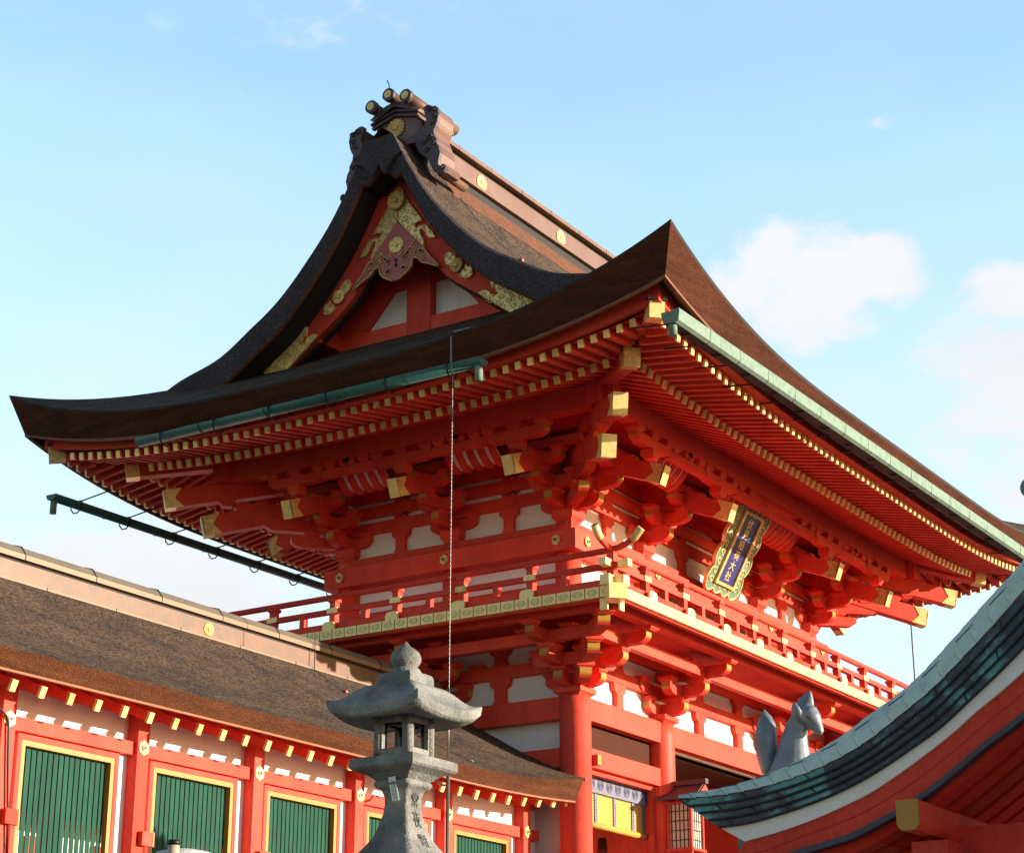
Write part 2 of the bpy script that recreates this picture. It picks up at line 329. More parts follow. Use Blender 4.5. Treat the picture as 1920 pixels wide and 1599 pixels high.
mb=MB();mb.grid([R0,R0b],1,smooth=False);mb.grid([R0b,R1],0,smooth=False);mb.build('eave_edge',[BARKE,DARK],roof)
mb=MB();mb.grid([R1,R1b,R2],0,smooth=False);mb.build('eave_lip',[RUST],roof)
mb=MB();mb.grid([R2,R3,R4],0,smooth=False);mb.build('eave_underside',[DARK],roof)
R5=ring(4.76,lambda c:13.98+.60*g8(c)+.0);R6=ring(4.76,lambda c:ZB(c)+.1);R7=ring(4.56,lambda c:13.98+.6*g8(c))
mb=MB();mb.grid([R6,R5,R7],0,smooth=False);mb.build('eave_board',[RED],roof)
# verge of each gable
for ex in (0,1):
    fx=(lambda x:Wd-x) if ex else (lambda x:x)
    mb=MB();A=[];B=[];Cc=[];Dd=[]
    dl=lin(-6.0,-.36,36)+[0]+lin(.36,6.0,36)
    for d in dl:
        a=abs(d);z=PM(8.14-a)+1.25*g8(TH)*FT(8.14-a)
        if a<.37:z=20.72
        th=VT if a>.2 else .70
        zi=(z-VT) if a>.5 else 19.98+ (.0)*a
        if a<.37: zi=20.05-.9*a
        A.append((fx(-3.0),CY+d,z+.012));B.append((fx(-3.04),CY+d*1.0,z-.05));Cc.append((fx(-2.96),CY+d*.985,zi));Dd.append((fx(-1.2),CY+d*.985,zi+.04))
    mb.grid([A,B,Cc],0,smooth=False);mb.grid([Cc,Dd],1,smooth=False)  # underside strip is black: the shade beneath the verge put into its colour
    vg=mb.build('verge',[BARKV,DARK],roof)
    mb=MB();mb.grid([[(p[0]-(.012 if not ex else -.012),p[1],p[2]-.005) for p in Cc],[(p[0]+(.06 if not ex else -.06),p[1],p[2]-.05) for p in Cc],[(p[0]+(.12 if not ex else -.12),p[1],p[2]+.02) for p in Cc]],0)
    mb.build('verge_lip',[RUST],vg)
    mb=MB()  # apex wrap with two arched feet
    if ex: h=[(0,20.02)]
    P=[(-.37,20.70),(.37,20.70),(.50,20.45),(.62,20.20),(.53,20.19),(.40,20.12),(.26,19.97),(.15,19.80),(.08,19.93),(0,20.08),(-.08,19.93),(-.15,19.80),(-.26,19.97),(-.40,20.12),(-.53,20.19),(-.62,20.20),(-.50,20.45)]
    mb.prism([(a,z) for a,z in P],(fx(-3.09),CY,0),(0,1,0),(0,0,1),(fx(0)-fx(.11) if 0 else (.10 if not ex else -.10),0,0))
    mb.build('verge_cap',[BARKV],vg)
# ---- gable wall, barge boards, gilt work
def gz(px,py,X): P=onx(px,py,X);return (abs(P[1]-CY),P[2])
g2=lambda x,y:(x/5.647+720,y/5.647+340)
for ex in (0,1):
    sx=-1 if ex else 1
    fx=(lambda x:Wd-x) if ex else (lambda x:x)
    fr=lambda d,x:(fx(x),CY+d)
    # back wall
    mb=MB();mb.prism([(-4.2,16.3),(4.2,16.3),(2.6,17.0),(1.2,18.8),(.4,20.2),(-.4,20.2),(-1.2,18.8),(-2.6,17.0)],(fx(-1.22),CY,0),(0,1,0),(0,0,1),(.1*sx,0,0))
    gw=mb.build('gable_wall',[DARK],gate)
    for s in (-1,1):
        mb=MB()
        for k in range(4):
            e=.003
            d0=.30+k*.31;d1=d0+.31-.006
            zt=lambda d:17.93 if d<.75 else 17.93-(d-.75)*1.12
            zz=[(s*d0,16.98),(s*d1,16.98),(s*d1,max(17.0,zt(d1))),(s*d0,zt(d0))]
            if d0<.75<d1: zz=[(s*d0,16.98),(s*d1,16.98),(s*d1,zt(d1)),(s*.75,zt(.75)),(s*d0,zt(d0))]
            mb.prism(zz,(fx(-1.30),CY,0),(0,1,0),(0,0,1),(.05*sx,0,0))
        mb.build('white_panel',[WHT],gw)
    mb=MB();mb.box((fx(-1.52),CY-.31,16.6),(fx(-1.25),CY+.31,19.4));mb.build('king_post',[RED],gw)
    mb=MB();mb.box((fx(-1.50),CY-3.9,16.5),(fx(-1.26),CY+3.9,17.07));mb.build('gable_beam',[RED],gw)
    for s in (-1,1):
        mb=MB()
        mb.prism([(s*.30,18.02),(s*.72,18.02),(s*1.72,17.02),(s*2.35,17.02),(s*1.05,18.55),(s*.30,18.3)] if 0 else [(s*.30,17.94),(s*.76,17.94),(s*1.58,17.03),(s*2.5,17.03),(s*1.35,18.28),(s*.30,18.12)],(fx(-1.47),CY,0),(0,1,0),(0,0,1),(.2*sx,0,0))
        mb.build('gable_brace',[RED],gw)
        mb=MB();mb.beam((fx(-2.15),CY+s*2.25,16.95),(fx(-1.2),CY+s*2.25,16.95),.3,.36);mb.build('purlin_end',[RED],gw)
    # barge board
    mb=MB()
    off=interp([(0,1.95),(.7,1.85),(1.45,1.52),(2.15,1.22),(2.9,1.03),(4.3,.95)])
    for s in (-1,1):
        T_=[];B_=[]
        for d in lin(0,4.0,26):
            T_.append((fx(-2.27),CY+s*d,PM(8.14-d)-.5));B_.append((fx(-2.27),CY+s*d,PM(8.14-d)-off(d)))
        T2=[(fx(-2.13),p[1],p[2]) for p in T_];B2=[(fx(-2.13),p[1],p[2]) for p in B_]
        mb.grid([T_,B_],0,smooth=False);mb.grid([B_,B2],0,smooth=False);mb.grid([T2,B2],0,smooth=False)
        Bi=[(fx(-2.12),p[1],p[2]+.02) for p in B_];Bj=[(fx(-2.12),p[1],p[2]-.07) for p in B_];Bk=[(fx(-2.0),p[1],p[2]-.07) for p in B_]
        mb.grid([Bi,Bj,Bk],1,smooth=False)
    bb=mb.build('barge_board',[RED,DARK],gate)
    nx=Vector((-sx,0,0))
    def plate(poly,x,th,name,m,par,both=True):
        for s in ((-1,1) if both else (1,)):
            mb=MB();pp=[gz(*g2(*q),-2.3) for q in poly]
            mb.prism([(s*a,z) for a,z in pp],(fx(x),CY,0),(0,1,0),(0,0,1),(th*sx,0,0))
            random.seed(11);n=len(pp);a0=min(a for a,_ in pp);a1=max(a for a,_ in pp);z0=min(z for _,z in pp);z1=max(z for _,z in pp);cs=[]
            for _ in range(500):
                a=random.uniform(a0,a1);z=random.uniform(z0,z1);ins=False
                for i in range(n):
                    p,q=pp[i],pp[(i+1)%n]
                    if (p[1]>z)!=(q[1]>z) and a<(q[0]-p[0])*(z-p[1])/(q[1]-p[1])+p[0]: ins=not ins
                if not ins or any(math.hypot(a-b,z-c)<.115 for b,c in cs): continue
                dm=min(math.hypot(a-p[0],z-p[1]) for p in pp)
                if dm<.045: continue
                cs.append((a,z));rr=min(.075,dm*.8);ph=random.uniform(0,6)
                mb.tube([(fx(x-.004),CY+s*(a+rr*(1-t/8)*math.cos(t+ph)),z+rr*(1-t/8)*math.sin(t+ph)) for t in lin(0,7,12)],.012,5,1)
            mb.tube([(fx(x-.002),CY+s*a,z) for a,z in pp+[pp[0]]],.011,4,0)
            mb.build(name,[GOLD,GOLDK],par)
    plate([(165,432),(430,712),(428,650),(412,600),(388,560),(385,515),(400,500),(440,525),(462,575),(500,603),(555,600),(525,550),(452,468),(385,478),(352,505),(330,480),(335,450),(372,425),(418,424),(350,332),(275,245),(215,110),(168,60)],-2.33,.055,'gilt_apex_plate',GOLDC,bb)
    plate([(1010,1190),(1050,1160),(1100,1160),(1135,1180),(1130,1205),(1180,1210),(1215,1190),(1195,1160),(1175,1120),(1150,1135),(1135,1085),(1140,1030),(1200,1060),(1650,1305),(1600,1335),(1350,1395)],-2.33,.055,'gilt_foot_plate',GOLDC,bb)
    plate([(650,830),(650,790),(675,765),(705,755),(725,765),(722,800),(745,765),(770,780),(765,815),(740,850),(735,885),(715,905),(690,885),(665,880)],-2.33,.055,'gilt_cloud_plate',GOLDC,bb)
    plate([(875,880),(890,910),(925,905),(940,935),(942,985),(915,1015),(880,1030),(840,1015),(800,990),(830,975),(835,945),(860,930)],-2.33,.055,'gilt_cloud_plate',GOLDC,bb)
    ed=[gz(*g2(*q),-2.3) for q in [(778,893)]][0]
    for s in (-1,1):
        mb=MB();mb.flower((fx(-2.34),CY+s*ed[0],ed[1]),(0,1,0),(0,0,1),nx,.165);mb.build('gilt_flower',[GOLD],bb)
    mb=MB();mb.flower((fx(-2.42),CY,19.50),(0,1,0),(0,0,1),nx,.23);mb.build('gilt_flower',[GOLD],bb)
    # hanging fish ornament
    half=[(172,432),(430,705),(500,800),(600,900),(595,925),(555,900),(480,880),(430,872),(400,850),(375,820),(322,822),(312,900),(272,960),(222,1008),(172,1052)]
    pp=[gz(*g2(*q),-2.3) for q in half]
    pp[0]=(0,pp[0][1]);pp[-1]=(0,pp[-1][1])
    mb=MB();poly=[(a,z) for a,z in pp]+[(-a,z) for a,z in pp[1:-1][::-1]]
    mb.prism(poly,(fx(-2.36),CY,0),(0,1,0),(0,0,1),(.07*sx,0,0))
    pend=mb.build('gable_pendant',[PINKR],bb)
    mb=MB()
    X=fx(-2.375)
    rim=[(430,705),(500,800),(600,900),(595,925),(555,900),(480,880),(430,872),(400,850),(375,820),(322,822),(312,900),(272,960),(222,1008),(172,1052)]
    scr=[[(345,640),(300,700),(250,770),(215,800),(225,850),(250,840)],[(285,700),(340,715),(365,745),(345,770),(320,745)],[(300,740),(310,790),(375,820)],[(385,800),(430,795),(450,820),(430,850),(410,830)],[(215,740),(190,790),(172,800)],[(235,840),(265,790),(300,790)]]
    for s in (-1,1):
        for cv,rr in [(rim,.016)]+[(c,.012) for c in scr]:
            mb.tube([(X,CY+s*gz(*g2(*q),-2.3)[0],gz(*g2(*q),-2.3)[1]) for q in cv],rr,5)
        for cx_,cy_,rr in [(408,745,22),(228,925,26)]:
            mb.tube([(X,CY+s*gz(*g2(cx_+rr*math.cos(a),cy_+rr*math.sin(a)),-2.3)[0],gz(*g2(cx_+rr*math.cos(a),cy_+rr*math.sin(a)),-2.3)[1]) for a in lin(0,2*pi,9)],.011,5)
    mb.build('gilt_rim',[GOLD],pend)
    mb=MB()
    for s in (-1,1):
        for cx_,cy_,rr in [(408,745,18),(228,925,22),(262,770,14),(240,810,12)]:
            a0,z0=gz(*g2(cx_,cy_),-2.3);mb.prism([(.0017*1.55*rr*math.cos(t),.0017*1.55*rr*math.sin(t)) for t in lin(0,2*pi,11)[:-1]],(fx(-2.362),CY+s*a0,z0),(0,1,0),(0,0,1),(-.004*sx,0,0))
    for z0 in (gz(*g2(172,840),-2.3)[1],gz(*g2(172,890),-2.3)[1]): mb.prism([(.045*math.cos(t),.05*math.sin(t)) for t in lin(0,2*pi,11)[:-1]],(fx(-2.362),CY,z0),(0,1,0),(0,0,1),(-.004*sx,0,0))
    mb.build('pierced_hole',[DARK],pend)
    c6=gz(*g2(165,682),-2.3)
    mb=MB();mb.flower((fx(-2.37),CY,c6[1]),(0,1,0),(0,0,1),nx,.19,pet=6);mb.lathe([(.0,.0)],(0,0,0),3) if 0 else None;mb.build('gilt_flower',[GOLD],pend)
# ---- ridge
mb=MB()
x0,x1=-2.2,Wd+2.2
mb.box((x0,CY-.56,20.3),(x1,CY+.56,20.52),2);mb.box((x0+.1,CY-.66,20.522),(x1-.1,CY+.66,20.60),1)
mb.box((x0,CY-.47,20.60),(x1,CY+.47,21.12),0);mb.box((x0,CY-.44,21.12),(x1,CY+.44,21.20),2)
mb.box((x0,CY-.60,21.20),(x1,CY+.60,21.30),1);mb.prism([(-.60,21.30),(.60,21.30),(.35,21.44),(0,21.5),(-.35,21.44)],(x0,CY,0),(0,1,0),(0,0,1),(x1-x0,0,0),1)
for k in range(11): 
    xx=x0+1.3*(k+1);mb.box((xx,CY-.605,21.195),(xx+.012,CY+.605,21.31),3)
ridge=mb.build('roof_ridge',[COP,COPL,DARK,IRON],gate)
mb=MB()
for sgn in (-1,1): mb.grid([[(x,CY+sgn*(8.14-t),PM(t)+.02) for x in lin(-1.5,Wd+1.5,20)] for t in (7.28,7.4,7.5,7.65)],0)
mb.build('rusty_bark_band',[mat('rusty bark',(.13,.042,.015),.9,var=.3,vscale=3,bump=.6,bscale=30,col2=(.09,.045,.025),c2scale=2,grain=.4,gs=25)],roof,props={'label':'rust coloured band of bark below the ridge'})
for xx in (-1.0,.17+0,3.61,7.4,11.1):
    if xx<0: continue
    mb=MB();mb.flower((xx,CY-.48,20.88),(1,0,0),(0,0,1),(0,-1,0),.20);mb.build('gilt_flower',[GOLD],ridge)
z8p=lambda x,y:(x/8+640,y/8+150)
for ex in (0,1):
    sx=-1 if ex else 1
    fx=(lambda x:Wd-x) if ex else (lambda x:x)
    mb=MB()
    mb.prism([(-.62,20.72),(.62,20.72),(.52,21.32),(.56,21.34),(.56,21.42),(.62,21.44),(.62,21.52),(.30,21.70),(0,21.78),(-.30,21.70),(-.62,21.52),(-.62,21.44),(-.56,21.42),(-.56,21.34),(-.52,21.32)],(fx(-2.46),CY,0),(0,1,0),(0,0,1),(1.3*sx,0,0),0)
    for z,w in ((21.37,.60),(21.48,.64)): 
        for s in (-1,1): mb.beam((fx(-2.50),CY+s*w,z-.05),(fx(-2.50),CY,z+.12),.1,.045,1)
    re=mb.build('ridge_end_box',[COP,COPD],ridge)
    for d,z in ((-.46,21.72),(0,21.88),(.46,21.72)):
        mb=MB();mb.tube([(fx(-2.76),CY+d,z),(fx(-.9),CY+d,z)],.13,16,0);mb.tube([(fx(-2.80),CY+d,z),(fx(-2.68),CY+d,z)],.15,16,1)
        mb.prism([(.09*math.cos(t),.09*math.sin(t)) for t in lin(0,2*pi,17)[:-1]],(fx(-2.815),CY+d,z),(0,1,0),(0,0,1),(.02*sx,0,0),2)
        mb.prism([(.035*math.cos(t),.035*math.sin(t)) for t in lin(0,2*pi,13)[:-1]],(fx(-2.83),CY+d,z),(0,1,0),(0,0,1),(.02*sx,0,0),2)
        mb.build('ridge_log',[COPL,COPD,GOLD],re)
    mb=MB();mb.prism([(-.62,21.52),(-.4,21.64),(-.2,21.74),(0,21.78),(.2,21.74),(.4,21.64),(.62,21.52),(.5,21.46),(0,21.68),(-.5,21.46)],(fx(-2.6),CY,0),(0,1,0),(0,0,1),(1.5*sx,0,0));mb.build('ridge_crown',[COPD],re)
    mb=MB();mb.flower((fx(-2.48),CY,21.20),(0,1,0),(0,0,1),(-sx,0,0),.235);mb.build('gilt_flower',[GOLD],re)
    fin=[(1240,430),(1280,390),(1330,380),(1380,405),(1430,395),(1462,440),(1472,520),(1460,560),(1450,620),(1430,680),(1395,760),(1400,830),(1440,900),(1442,960),(1470,1000),(1492,1100),(1470,1190),(1462,1270),(1480,1300),(1505,1300),(1520,1268),(1560,1268),(1575,1320),(1545,1380),(1470,1405),(1400,1380),(1355,1300),(1310,1180),(1200,1120),(1140,1010),(1120,940),(1050,870),(1180,790),(1260,680),(1285,590),(1255,500)]
    for s in (-1,1):
        mb=MB();pp=[]
        for q in fin:
            P=onx(*z8p(*q),-2.55);pp.append((s*abs(P[1]-CY),P[2]))
        mb.prism(pp,(fx(-2.58),CY,0),(0,1,0),(0,0,1),(.10*sx,0,0),0)
        cxm=sum(a for a,_ in pp)/len(pp);czm=sum(z for _,z in pp)/len(pp)
        pq=[(cxm+(a-cxm)*.93,czm+(z-czm)*.95) for a,z in pp]
        mb.prism(pq,(fx(-2.48),CY,0),(0,1,0),(0,0,1),(.5*sx,0,0),1)  # same copper as the front; dark front and browner sides paint shade and sunlight
        for (qx,qy,rr) in [(1330,450,45),(1410,450,40),(1400,560,42),(1370,660,35),(1330,880,55),(1250,960,48),(1390,960,40),(1300,1060,45),(1530,1320,22)]:
            P=onx(*z8p(qx,qy),-2.55);a=s*abs(P[1]-CY);k=rr/8/83.
            mb.tube([(fx(-2.60),CY+a+k*(1-t/9)*math.cos(t)*s,P[2]+k*(1-t/9)*math.sin(t)) for t in lin(0,7,13)],.022,5,0)
        mb.build('ridge_fin',[COPD,COP],re)
    mb=MB();mb.tube([(fx(-2.72),CY+.02,21.95),(fx(-2.72),CY+.03,22.15),(fx(-2.74),CY+.07,22.27)],.014,5);mb.build('lightning_tip',[IRON],re)
    for s in (-1,1):
        mb=MB();mb.tube([(fx(-2.2),CY+s*1.02,19.98),(fx(-1.3),CY+s*1.02,19.98)],.10,12);mb.build('ridge_foot_roll',[COPL],re)
# ---- rafters in two tiers
CAPN=[0]
raf=[]
def zb(q,c): return 13.98+.37*(3.4-q)+.5*g8(c+1.3)*max(0,(q+1)/4.4)
def zf(q,c): return 13.93+.19*(4.55-q)+.58*g8(c+.3)*max(0,(q+1)/5.6)
SP=.27
for sd in SIDES:
    n=int((sd.L+2*3.3)/SP);o=(sd.L-(n-1)*SP)/2
    for i in range(n):
        l=o+i*SP;c=min(l,sd.L-l)+3.4;qi=max(-.25,3.4-c+.12) if c<3.65 else -.25
        if qi>3.15: continue
        raf.append((sd,l,qi,3.4,zb,c,.15,.105,.15))
    n=int((sd.L+2*4.35)/SP);o=(sd.L-(n-1)*SP)/2
    for i in range(n):
        l=o+i*SP;c=min(l,sd.L-l)+4.55;qi=max(2.7,4.55-c+.12)
        if qi>4.35: continue
        raf.append((sd,l,qi,4.55,zf,c,.14,.10,.14))
raf.sort(key=lambda r:(Vector(r[0].T(r[1],r[3],14))-Vector(CO)).length)
stuff=MB()
for k,(sd,l,qi,qo,zfn,c,hh,w,h) in enumerate(raf):
    a=sd.T(l,qi,zfn(qi,c));b_=sd.T(l,qo,zfn(qo,c))
    dd=(Vector(b_)-Vector(a)).normalized();e=Vector(b_)
    if k<100:
        mb=MB();mb.beam(a,b_,w,h);r=mb.build('rafter',[RED],gate)
        mb=MB();mb.beam(e-dd*.035,e+dd*.012,w+.012,h+.012);mb.tube([e+dd*.012,e+dd*.019],.026,8);mb.build('end_cap',[GOLD],r)
    else:
        stuff.beam(a,b_,w,h,0);stuff.beam(e-dd*.04,e+dd*.015,w+.014,h+.014,1)
stuff.build('rafter',[RED,GOLD],gate,props={'kind':'stuff'})
# soffit boards over both tiers, white strip between, fascia bars
def ringL(q,fn): return ring(q,fn)
mb=MB();Z1=lambda q,dz:(lambda c:zb(q,c-max(0,0))+dz)
mb.grid([ring(-.3,lambda c:zb(-.3,8)+.085),ring(1.9,lambda c:zb(1.9,c+1.5)+.085),ring(3.38,lambda c:zb(3.38,c)+.085)],0,smooth=False)
mb.grid([ring(3.1,lambda c:zf(3.1,c+1.4)+.08),ring(4.6,lambda c:zf(4.6,c)+.08)],0,smooth=False)
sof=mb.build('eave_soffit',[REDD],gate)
mb=MB();mb.grid([ring(3.30,lambda c:zb(3.38,c)+.09),ring(3.43,lambda c:zb(3.38,c)+.09),ring(3.43,lambda c:zb(3.38,c)+.17),ring(3.30,lambda c:zb(3.38,c)+.17)],0,smooth=False);mb.build('eave_bar',[RED],sof)
mb=MB();mb.grid([ring(3.44,lambda c:zf(3.5,c+1.1)+.07),ring(3.56,lambda c:zf(3.56,c+1.0)+.068)],0,smooth=False);mb.build('white_strip',[WHT],sof)
# hip rafters with gilt ends
for (cx_,cy_,dx,dy) in ((0,0,-1,-1),(0,D,-1,1),(Wd,0,1,-1),(Wd,D,1,1)):
    pt=lambda q,z:(cx_+dx*q,cy_+dy*q,z)
    mb=MB();mb.beam(pt(.4,14.95),pt(3.5,14.18),.30,.34);r=mb.build('hip_rafter',[RED],gate)
    mb=MB();mb.beam(pt(3.32,14.225),pt(3.52,14.175),.32,.36);mb.build('end_cap',[GOLD],r)
    mb=MB();mb.beam(pt(2.6,14.78),pt(4.66,14.44),.26,.26);r=mb.build('hip_rafter',[RED],gate)
    mb=MB();mb.beam(pt(4.44,14.48),pt(4.69,14.435),.28,.30);mb.beam(pt(4.35,14.66),pt(4.72,14.64),.36,.06,1);mb.build('end_cap',[GOLD,COPD],r)
# ---- purlins
for sd in SIDES:
    mb=MB();mb.beam(sd.T(-2.3,1.95,14.23),sd.T(sd.L+2.3,1.95,14.23),.30,.44);mb.build('eave_purlin',[RED],gate)
# ---- upper storey walls
mb=MB()
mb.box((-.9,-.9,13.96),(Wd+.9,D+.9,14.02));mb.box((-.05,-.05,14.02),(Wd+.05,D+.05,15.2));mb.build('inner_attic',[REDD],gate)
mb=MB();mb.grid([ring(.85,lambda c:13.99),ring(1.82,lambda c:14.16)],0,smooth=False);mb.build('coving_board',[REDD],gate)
UC=[0,3,8.6,11.6]
def wallbox(mb,sd,l0,l1,q0,q1,z0,z1,m=0):
    mb.box(sd.T(l0,q0,z0),sd.T(l1,q1,z1),m)
def cols_of(sd,A,B): return A if sd in (SF,SB) else B
mb=MB()
for sd in SIDES: wallbox(mb,sd,.1 if sd in(SW,SE) else -.05,sd.L-.1 if sd in (SW,SE) else sd.L+.05,-.06,.0,10.1,13.95)
uw=mb.build('upper_wall',[WHT],gate)
for x in UC:
    for y in (0,CY,D):
        if y==CY and x in (3,8.6): continue
        mb=MB();mb.tube([(x,y,10.1),(x,y,12.2)],.27,28);mb.tube([(x,y,12.2),(x,y,12.42)],.25,28);mb.build('upper_column',[RED],gate)
for sd in SIDES:
    e=.42 if sd in (SF,SB) else .418
    for (z0,z1,q,nm) in ((11.78,12.2,.41,'head_beam'),(12.28,12.42,.2,'plate_beam'),(12.97,13.23,.09,'wall_beam'),(13.34,13.60,.092,'wall_beam'),(13.70,13.95,.09,'wall_beam'),(11.05,11.2,.12,'waist_beam'),(10.2,10.45,.3,'floor_beam')):
        mb=MB()
        dz=0 if sd in (SF,SB) else -.003
        ext=q if q<.4 else .41
        if sd in (SW,SE): ext-=.003
        wallbox(mb,sd,-ext,sd.L+ext,-.12,q-(0 if sd in (SF,SB) else .003),z0+dz,z1-dz if 0 else z1+dz);wb=mb.build(nm,[RED],gate)
        if nm=='head_beam':
            for l in (cols_of(sd,UC,[0,CY,D])):
                mb=MB();c=Vector(sd.T(l+(.03 if l==0 else -.03 if l==sd.L else 0),.42,11.99))
                mb.prism([(.105*math.cos(t+pi/6),.115*math.sin(t+pi/6)) for t in lin(0,2*pi,7)[:-1]],c,sd.l,(0,0,1),sd.o*.03)
                mb.tube([c,c+sd.o*.06],.05,10);mb.tube([c+sd.o*.06,c+sd.o*.08],.03,8,1);mb.build('gilt_nail_cover',[GOLD,COPD],wb)
# struts between the brackets, curved feet so the plaster reads as bell-shaped panels
def strut(sd,l,q,z0,z1,par,w=.24,nm='strut'):
    mb=MB();h=z1-z0;P=[(-w*.5-.06,0),(w*.5+.06,0),(w*.5,.1),(w*.5,h*.62),(w*.5+.10,h*.74),(w*.5+.12,h),(-w*.5-.12,h),(-w*.5-.10,h*.74),(-w*.5,h*.62),(-w*.5,.1)]
    mb.prism(P,Vector(sd.T(l,q,z0)),sd.l,(0,0,1),sd.o*(.11));mb.build(nm,[RED],par)
for sd in SIDES:
    cs=cols_of(sd,UC,[0,CY,D])
    for a,b2 in zip(cs[:-1],cs[1:]):
        ms=[(a+b2)/2] if b2-a<4 else [a+(b2-a)*.33,a+(b2-a)*.67]
        for l in ms:
            strut(sd,l,-.001,12.42,12.97,gate);strut(sd,l,-.001,13.23,13.34,gate,.22);strut(sd,l,-.001,13.60,13.70,gate,.22)
# ---- bracket arms
def arm(mb,c,d,L0,L1,z0,z1,w,o=None,ends=(1,1)):
    """a bracket arm through c along d from -L0 to L1; ends curve up, end faces ochre"""
    h=z1-z0;c=Vector(c);d=Vector(d).normalized();P=[]
    def end(Lx,s):
        return [(s*(Lx-.26),0),(s*(Lx-.15),h*.06),(s*(Lx-.07),h*.22),(s*(Lx-.02),h*.42),(s*Lx,h*.58),(s*Lx,h)]
    R=end(L1,1) if ends[1] else [(L1,0),(L1,h)]
    Lf=end(L0,-1) if ends[0] else [(-L0,0),(-L0,h)]
    P=R+Lf[::-1];side=Vector((0,0,1)).cross(d)
    n=len(P);A=[c+d*p[0]+Vector((0,0,z0+p[1]))+side*(-w/2) for p in P];B=[q+side*w for q in A]
    mb.add(A+B,[tuple(range(n))[::-1],tuple(range(n,2*n))],0)
    for i in range(n):
        j=(i+1)%n;m=0
        if ends[1] and i in (3,4) and n>6 : m=1
        if ends[0] and ends[1] and i in (6,7): m=1
        if not ends[0] and i==len(R)-2: m=1
        mb.add([A[i],A[j],B[j],B[i]],[(0,1,2,3)],m)
def block(mb,c,z0,z1,s,d=(1,0,0),m=0):
    c=Vector(c);d=Vector(d).normalized();e=Vector((0,0,1)).cross(d);h=z1-z0;zm=z0+h*.42
    def sq(k,z): return [c+d*a*k/2+e*b_*k/2+Vector((0,0,z)) for a,b_ in ((-1,-1),(1,-1),(1,1),(-1,1))]
    A=sq(s*.70,z0);B=sq(s*.82,z0+h*.22);Cq=sq(s,zm);Dq=sq(s,z1);V=A+B+Cq+Dq
    fs=[(3,2,1,0),(12,13,14,15)]
    for k in range(3):
        for i in range(4): fs.append((4*k+i,4*k+(i+1)%4,4*k+4+(i+1)%4,4*k+4+i))
    mb.add(V,fs,m)
def sub(mbf,name,mats,par):
    mb=MB();mbf(mb);return mb.build(name,mats,par)
RY=[RED,YEL]
def tail(par,c,o,q0,z0,q1,z1,w,h):
    c=Vector((c[0],c[1],0));o=Vector(o)
    a=c+o*q0+Vector((0,0,z0));b_=c+o*q1+Vector((0,0,z1))
    t=sub(lambda m:m.beam(a,b_,w,h),'tail_rafter',[RED],par)
    d=(b_-a).normalized();ln=.30
    mb=MB();side=d.cross(Vector((0,0,1))).normalized();u=side.cross(d);mb.beam(b_-d*.02,b_+d*.02,w+.024,h+.024)
    mb.beam(b_-d*ln*.7,b_,w+.018,h+.018)
    for s_ in (-1,1): mb.prism([(-ln*1.25,h/2+.008),(-ln*.7,0.0),(-ln*1.25,-h/2-.008),(.01,-h/2-.008),(.01,h/2+.008)],b_+side*s_*(w/2+.001),d,u,side*s_*.011)
    mb.build('gilt_end_cap',[GOLD],par)
def upper_set(x,y,dirs,corner=None):
    P=Vector((x,y,0))
    s0=sub(lambda m:block(m,P,12.42,12.70,.50),'bracket_set',[RED],gate)
    A=[];B=[]
    for o in dirs:
        o=Vector(o);l=Vector((0,0,1)).cross(o)
        A+= [(P,o,.0,.80,12.69,12.93,0,1),(P,o,0,1.26,13.03,13.28,0,1),(P,l,.60,.60,12.691,12.931,1,1),(P+o*.55,l,.55,.55,13.031,13.281,1,1),(P+o*1.08,l,.55,.55,13.39,13.62,1,1)]
        A+= [(P+o*1.95,l,.72,.72,13.66,13.87,1,1),(P,o,0,1.62,13.38,13.6,0,0)]
        for q,ll,z0,z1 in [(.55,0,12.93,13.03),(0,.48,12.93,13.03),(0,-.48,12.93,13.03),(.55,.45,13.28,13.39),(.55,-.45,13.28,13.39),(1.08,0,13.28,13.39),(1.08,.45,13.62,13.72),(1.08,-.45,13.62,13.72),(1.95,0,13.46,13.66),(1.95,.62,13.87,14.01),(1.95,-.62,13.87,14.01),(1.95,0.001,13.87,14.01)]:
            B.append((P+o*q+l*ll,z0,z1,o))
    for k_,(c,d,L0,L1,z0,z1,e0,e1) in enumerate(A):
        e_=.004*k_/len(A)*2;sub(lambda m:arm(m,c,d,L0,L1,z0+e_,z1+e_,.19+e_*1.5+(.004 if L0 else 0),ends=(e0,e1)),'bracket_arm',RY,s0)
    for k_,(c,z0,z1,o) in enumerate(B): sub(lambda m:block(m,c,z0,z1-.0004*k_,.28+.0012*k_,o),'bearing_block',[RED],s0)
    for o in dirs: tail(s0,P,o,.1,13.9,2.26,13.07,.21,.37)
    if corner:
        o=Vector(corner)  # unscaled diagonal (dx,dy)
        n=o.normalized();k=1.414
        for L1,z0,z1 in ((.95*k,12.70,12.94),(1.38*k,13.04,13.29),(1.85*k,13.40,13.62)):
            sub(lambda m:arm(m,P,n,0,L1,z0,z1,.22,ends=(0,1)),'bracket_arm',RY,s0)
        for q,z0,z1 in ((.62,12.94,13.04),(1.14,13.29,13.40),(1.95,13.52,13.70),(1.95,13.99,14.1)):
            sub(lambda m:block(m,P+o*q,z0,z1,.32,n),'bearing_block',[RED],s0)
        tail(s0,P,o,.2,13.75,2.30,13.03,.27,.42);tail(s0,P,o,.2,14.35,2.90,13.58,.27,.40)
